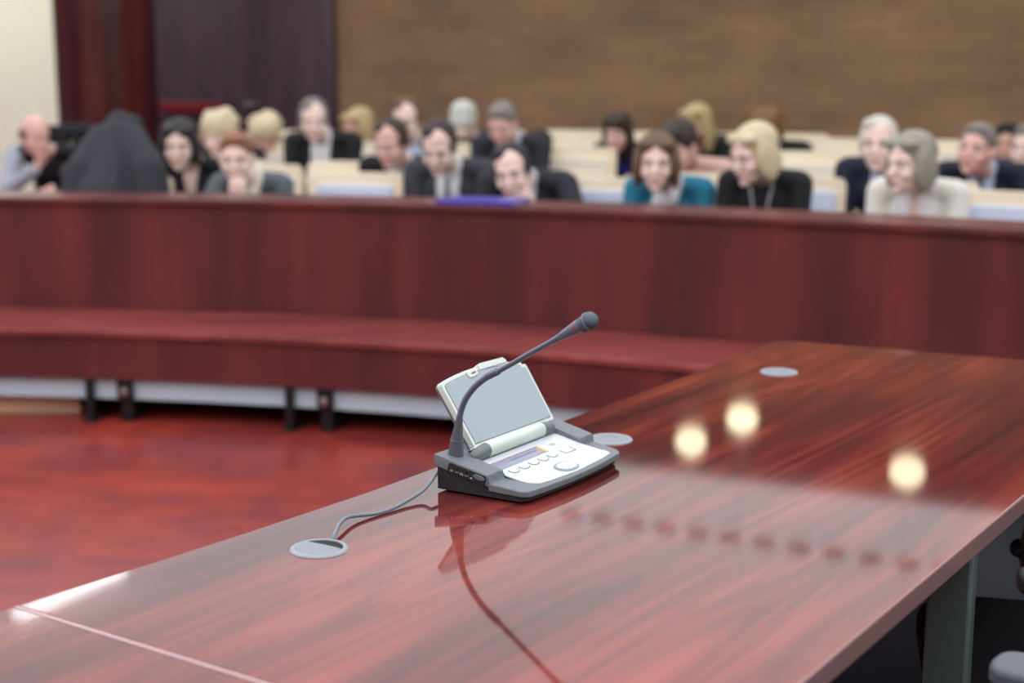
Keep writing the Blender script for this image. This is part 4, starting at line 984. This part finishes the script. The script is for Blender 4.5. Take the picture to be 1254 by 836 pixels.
# front row
person(154, 176, R1, 'person in charcoal coat hunched forward with back turned and head down', 'short', 'black', body=160, face=150, pitch=35, top=CH_, arms=('lap', 'lap'), extra=(('hood', 'hood', CH_),), pad='b', chair_lab='wooden auditorium chair of the hunched charcoal coat at the left')
person(220, 178, 9.85, 'woman with black bobbed hair and dark top resting her head forward', 'bob', 'black', face=-12, pitch=10, top=BK, wear='sweater', female=True, arms=('lap', 'lap'), extra=(('neckline', 'v_skin', SK['light']),), chair_lab='auditorium chair of the black haired woman')
person(289, 193, R1, 'auburn haired woman in grey knit with cream scarf, hands under her chin', 'crop', 'auburn', bow=65, face=-8, pitch=10, top=KN, wear='sweater', female=True, arms=('lap', 'clasp'), extra=(('scarf', 'scarf', SC),), chair_px=262, chair_lab='auditorium chair of the auburn haired woman')
person(537, 181, 9.6, 'balding man in grey suit and pale tie looking down at the counter', 'receding', 'dark', face=-14, pitch=24, bow=72, top=DG, shirt=M_shirt, tie=GT, arms=('lap', 'lap'), chair_lab='auditorium chair of the balding man in grey suit')
person(627, 211, 9.28, 'man with dark receding hair leaning low with a hand on his chin', 'receding', 'black', bow=88, face=-12, pitch=12, tilt=8, top=CH_, shirt=M_shirt, arms=('cheek', 'lap'), chair_lab='auditorium chair of the man leaning on his hand')
person(804, 200, R1, 'woman with light brown hair in teal sweater with white collar', 'bob', 'brown', face=-4, pitch=4, top=TE, wear='sweater', female=True, arms=('lap', 'lap'), extra=(('collar', 'scarf', WH),), chair_px=822, chair_lab='auditorium chair of the woman in teal')
person(922, 190, R1, 'blond woman in black top with white pendant turning her head aside', 'bob', 'blond', face=-48, pitch=16, top=BK, wear='sweater', female=True, arms=('lap', 'lap'), extra=(('pendant', 'pendant', WH),), chair_px=955, chair_lab='auditorium chair of the blond woman with pendant')
person(1113, 201, R1, 'woman with ash grey bob and pale printed blouse gazing to the left', 'bob', 'ash', face=-42, pitch=4, top=PR, wear='blouse', female=True, body=-12, arms=('lap', 'lap'), extra=(('wide_collar', 'collar_wide', WH), ('neckline', 'v_skin', SK['light'])), chair_px=1098, chair_lab='auditorium chair of the woman in printed blouse')
# second row
person(268, 166, 10.8, 'blond woman behind the auburn haired woman, face half hidden', 'curly', 'blond', face=-30, pitch=12, top=PU, wear='sweater', female=True, arms=('lap', 'lap'), chair_lab='auditorium chair behind the auburn haired woman')
person(479, 176, R2, 'man in black suit with open white collar looking down left', 'receding', 'dark', bow=68, face=-32, pitch=18, skin='pink', top=BK, shirt=M_shirt, arms=('fold', 'fold'), chair_lab='auditorium chair of the black suited man looking down')
person(832, 178, R2, 'person with dark hair and pink top bowing behind the woman in teal', 'short', 'dark', face=-40, pitch=30, skin='pink', top=PK, wear='sweater', arms=('lap', 'lap'), chair_lab='auditorium chair of the bowing dark haired person')
person(1075, 177, 10.1, 'balding white haired man in navy suit behind the printed blouse', 'receding', 'white', face=-6, pitch=2, skin='light', top=NV, shirt=LV, arms=('lap', 'lap'), chair_lab='auditorium chair of the bald man in navy suit')
person(1195, 183, 10.4, 'grey haired man in navy suit, light blue shirt and blue tie', 'crop', 'grey', face=-18, pitch=-3, tilt=-7, skin='pink', top=NV, shirt=M_bshirt, tie=BT, arms=('lap', 'lap'), chair_lab='auditorium chair of the grey haired man in navy')
# third row
person(44, 166, R3, 'bald man at far left with hand to face and one grey sleeve', 'fringe', 'brown', face=25, pitch=14, skin='pink', top=BK, wear='sweater', arms=('lap', 'chin'), sleeve_r=(1, SL), chair_lab='auditorium chair of the bald man at far left')
person(325, 168, 11.7, 'blond woman in white and pink blouse, second from the black haired woman', 'curly', 'blond', face=5, pitch=20, skin='tan', top=PK, wear='blouse', female=True, arms=('cheek', 'lap'), extra=(('neckline', 'scarf', PR),), chair_lab='auditorium chair of the blond woman in pink blouse')
person(384, 148, R3, 'short haired man in dark jacket and white shirt before the doors', 'receding', 'grey', face=0, pitch=8, top=BK, shirt=M_shirt, arms=('lap', 'lap'), chair_lab='auditorium chair of the man before the doors')
person(497, 148, R3, 'man with brown hair and light blue shirt behind the black suited man', 'receding', 'brown', face=-10, pitch=10, top=M_bshirt, wear='shirt', arms=('lap', 'lap'), chair_lab='auditorium chair of the man in light blue shirt')
person(615, 152, R3, 'grey haired man in dark jacket with pale blue collar looking down', 'crop', 'grey', face=-20, pitch=24, skin='pink', top=CH_, shirt=M_bshirt, arms=('lap', 'lap'), chair_lab='auditorium chair of the grey haired man looking down')
person(1258, 182, R3, 'grey haired person cut off by the right edge of the photo', 'crop', 'grey', face=-20, top=DG, arms=('lap', 'lap'), chair_lab='auditorium chair at the right edge of the photo')
# back row
person(438, 158, R4, 'sandy blond person in the back row with face turned left', 'bob', 'sand', face=-55, pitch=14, skin='tan', top=BK, wear='sweater', arms=('lap', 'lap'), chair_lab='auditorium chair of the sandy blond person')
person(568, 148, R4, 'white haired person in the back row with the back of the head showing', 'short', 'white', face=160, pitch=10, top=DG, arms=('lap', 'lap'), chair_lab='auditorium chair of the white haired person')
person(660, 184, R4, 'dark haired person almost hidden behind the man leaning on his hand', 'short', 'black', face=-20, pitch=10, top=BK, arms=('lap', 'lap'), chair_lab='auditorium chair of the almost hidden person')
person(756, 163, R4, 'dark haired woman with violet scarf against the brick wall', 'long', 'dark', face=-22, pitch=10, skin='pink', top=BK, wear='sweater', female=True, arms=('lap', 'lap'), extra=(('violet_scarf', 'scarf', VB),), chair_lab='auditorium chair of the woman with violet scarf')
person(852, 153, R4, 'blond person in dark green coat in the back row', 'long', 'sand', face=-35, pitch=12, skin='tan', top=cloth('dark_green', (44, 52, 50)), female=True, arms=('lap', 'lap'), chair_lab='auditorium chair of the person in dark green coat')
person(938, 161, R4, 'ginger haired person hidden behind the blond woman with pendant', 'curly', 'ginger', face=0, pitch=10, top=BK, arms=('lap', 'lap'), chair_lab='auditorium chair of the ginger haired person')
person(1234, 178, R4, 'black haired person in the back row near the right edge', 'short', 'black', face=-10, skin='tan', top=BK, arms=('lap', 'lap'), chair_lab='auditorium chair of the black haired person at right')
# empty chairs
for px, Rr, pad, lab in ((408, R1, 'b', 'empty wooden chair with pale blue pad left of the balding man'), (730, R1, 'b', 'empty chair between the man leaning on his hand and the teal sweater'), (1216, R1, 'b', 'empty chair with pale blue pad in front of the grey haired man in navy'),
    (404, R2, 'c', 'empty second row chair below the man before the doors'), (560, R2, 'c', 'empty second row chair behind the balding man in grey suit'), (655, R2, 'c', 'empty second row chair behind the man leaning on his hand'), (738, R2, 'c', 'empty second row chair left of the bowing person'), (975, R2, 'c', 'empty second row chair right of the blond woman with pendant'),
    (560, R3, 'c', 'empty third row chair left of the grey haired man looking down'), (690, R3, 'c', 'empty third row chair below the almost hidden person'), (765, R3, 'c', 'empty third row chair in front of the violet scarf'), (905, R3, 'c', 'empty third row chair in front of the ginger hair'), (985, R3, 'c', 'empty third row chair left of the bald man in navy'), (1150, R3, 'c', 'empty third row chair between the two navy suits'),
    (708, R4, 'c', 'empty back row chair left of the violet scarf'), (1012, R4, 'c', 'empty back row chair left of the bald man in navy'), (1163, R4, 'c', 'empty back row chair left of the black haired person')):
    chair_at(px, Rr, lab, pad, tier_of(Rr))
# coat over the far left chair
P = [o for o in C.objects if o.get('label', '').startswith('auditorium chair of the bald man at far left')][0]
ct = empty('coat', P.location + Vector((0, 0, .03)), P.rotation_euler.z, 'black coat draped over the chair back of the bald man at far left', 'coat')
bm = bmesh.new()
for k in range(7):
    x = -.25 + .5*k/6; w_ = .012*math.sin(k*1.9)
    add_cap(bm, (x, -.345+w_, .985), .035, (x*1.04, -.375+w_, .62), .030); add_cap(bm, (x, -.335, .985), .032, (x, -.285+w_, .80), .020)
add_cap(bm, (-.25, -.345, .99), .038, (.25, -.345, .99), .038); blob('cloth_body', bm, cloth('black_coat', (24, 25, 32)), ct, .011, 4)
bm = bmesh.new(); add_cap(bm, (.24, -.40, .93), .045, (.29, -.40, .58), .038); blob('sleeve', bm, cloth('black_coat', (24, 25, 32)), ct, .011, 3)
bm = bmesh.new(); add_cap(bm, (-.10, -.36, 1.02), .022, (.10, -.36, 1.02), .022); blob('collar', bm, cloth('black_coat', (24, 25, 32)), ct, .009, 2)
# violet folder on the counter
P = on_row(592, RC+.15); ph = math.atan2(P.x-CC.x, P.y-CC.y); fo = empty('folder', (P.x, P.y, .9075), -ph, 'violet blue folder lying on the counter before the man leaning', 'folder')
M_vio = mat('violet_folder', (62, 52, 168), .35)
bm = bmesh.new(); add_box(bm, (0, 0, .0015), (.36, .24, .003)); finish('back_cover', bm, M_vio, fo, bevel=.001)
bm = bmesh.new(); add_box(bm, (0, .003, .0075), (.345, .225, .009)); finish('papers', bm, mat('paper', (228, 228, 232), .8), fo, bevel=.001)
bm = bmesh.new(); add_box(bm, (0, 0, .0135), (.36, .24, .003)); add_box(bm, (0, -.121, .0075), (.36, .003, .015)); finish('front_cover', bm, M_vio, fo, bevel=.0012)
# low beige block put in for a pale patch under the bench
P = at_z(20, 512, 0); bx = empty('beige_block', (P.x, P.y+.22, 0), 0, 'low beige block filling a pale patch under the bench at the left edge', 'box')
bm = bmesh.new(); add_box(bm, (0, 0, .035), (.50, .26, .07)); finish('block_body', bm, mat('beige_board', (206, 172, 140), .6), bx, bevel=.004)
bm = bmesh.new(); add_box(bm, (0, 0, .078), (.51, .27, .016)); finish('lid', bm, mat('beige_board', (206, 172, 140), .6), bx, bevel=.004)
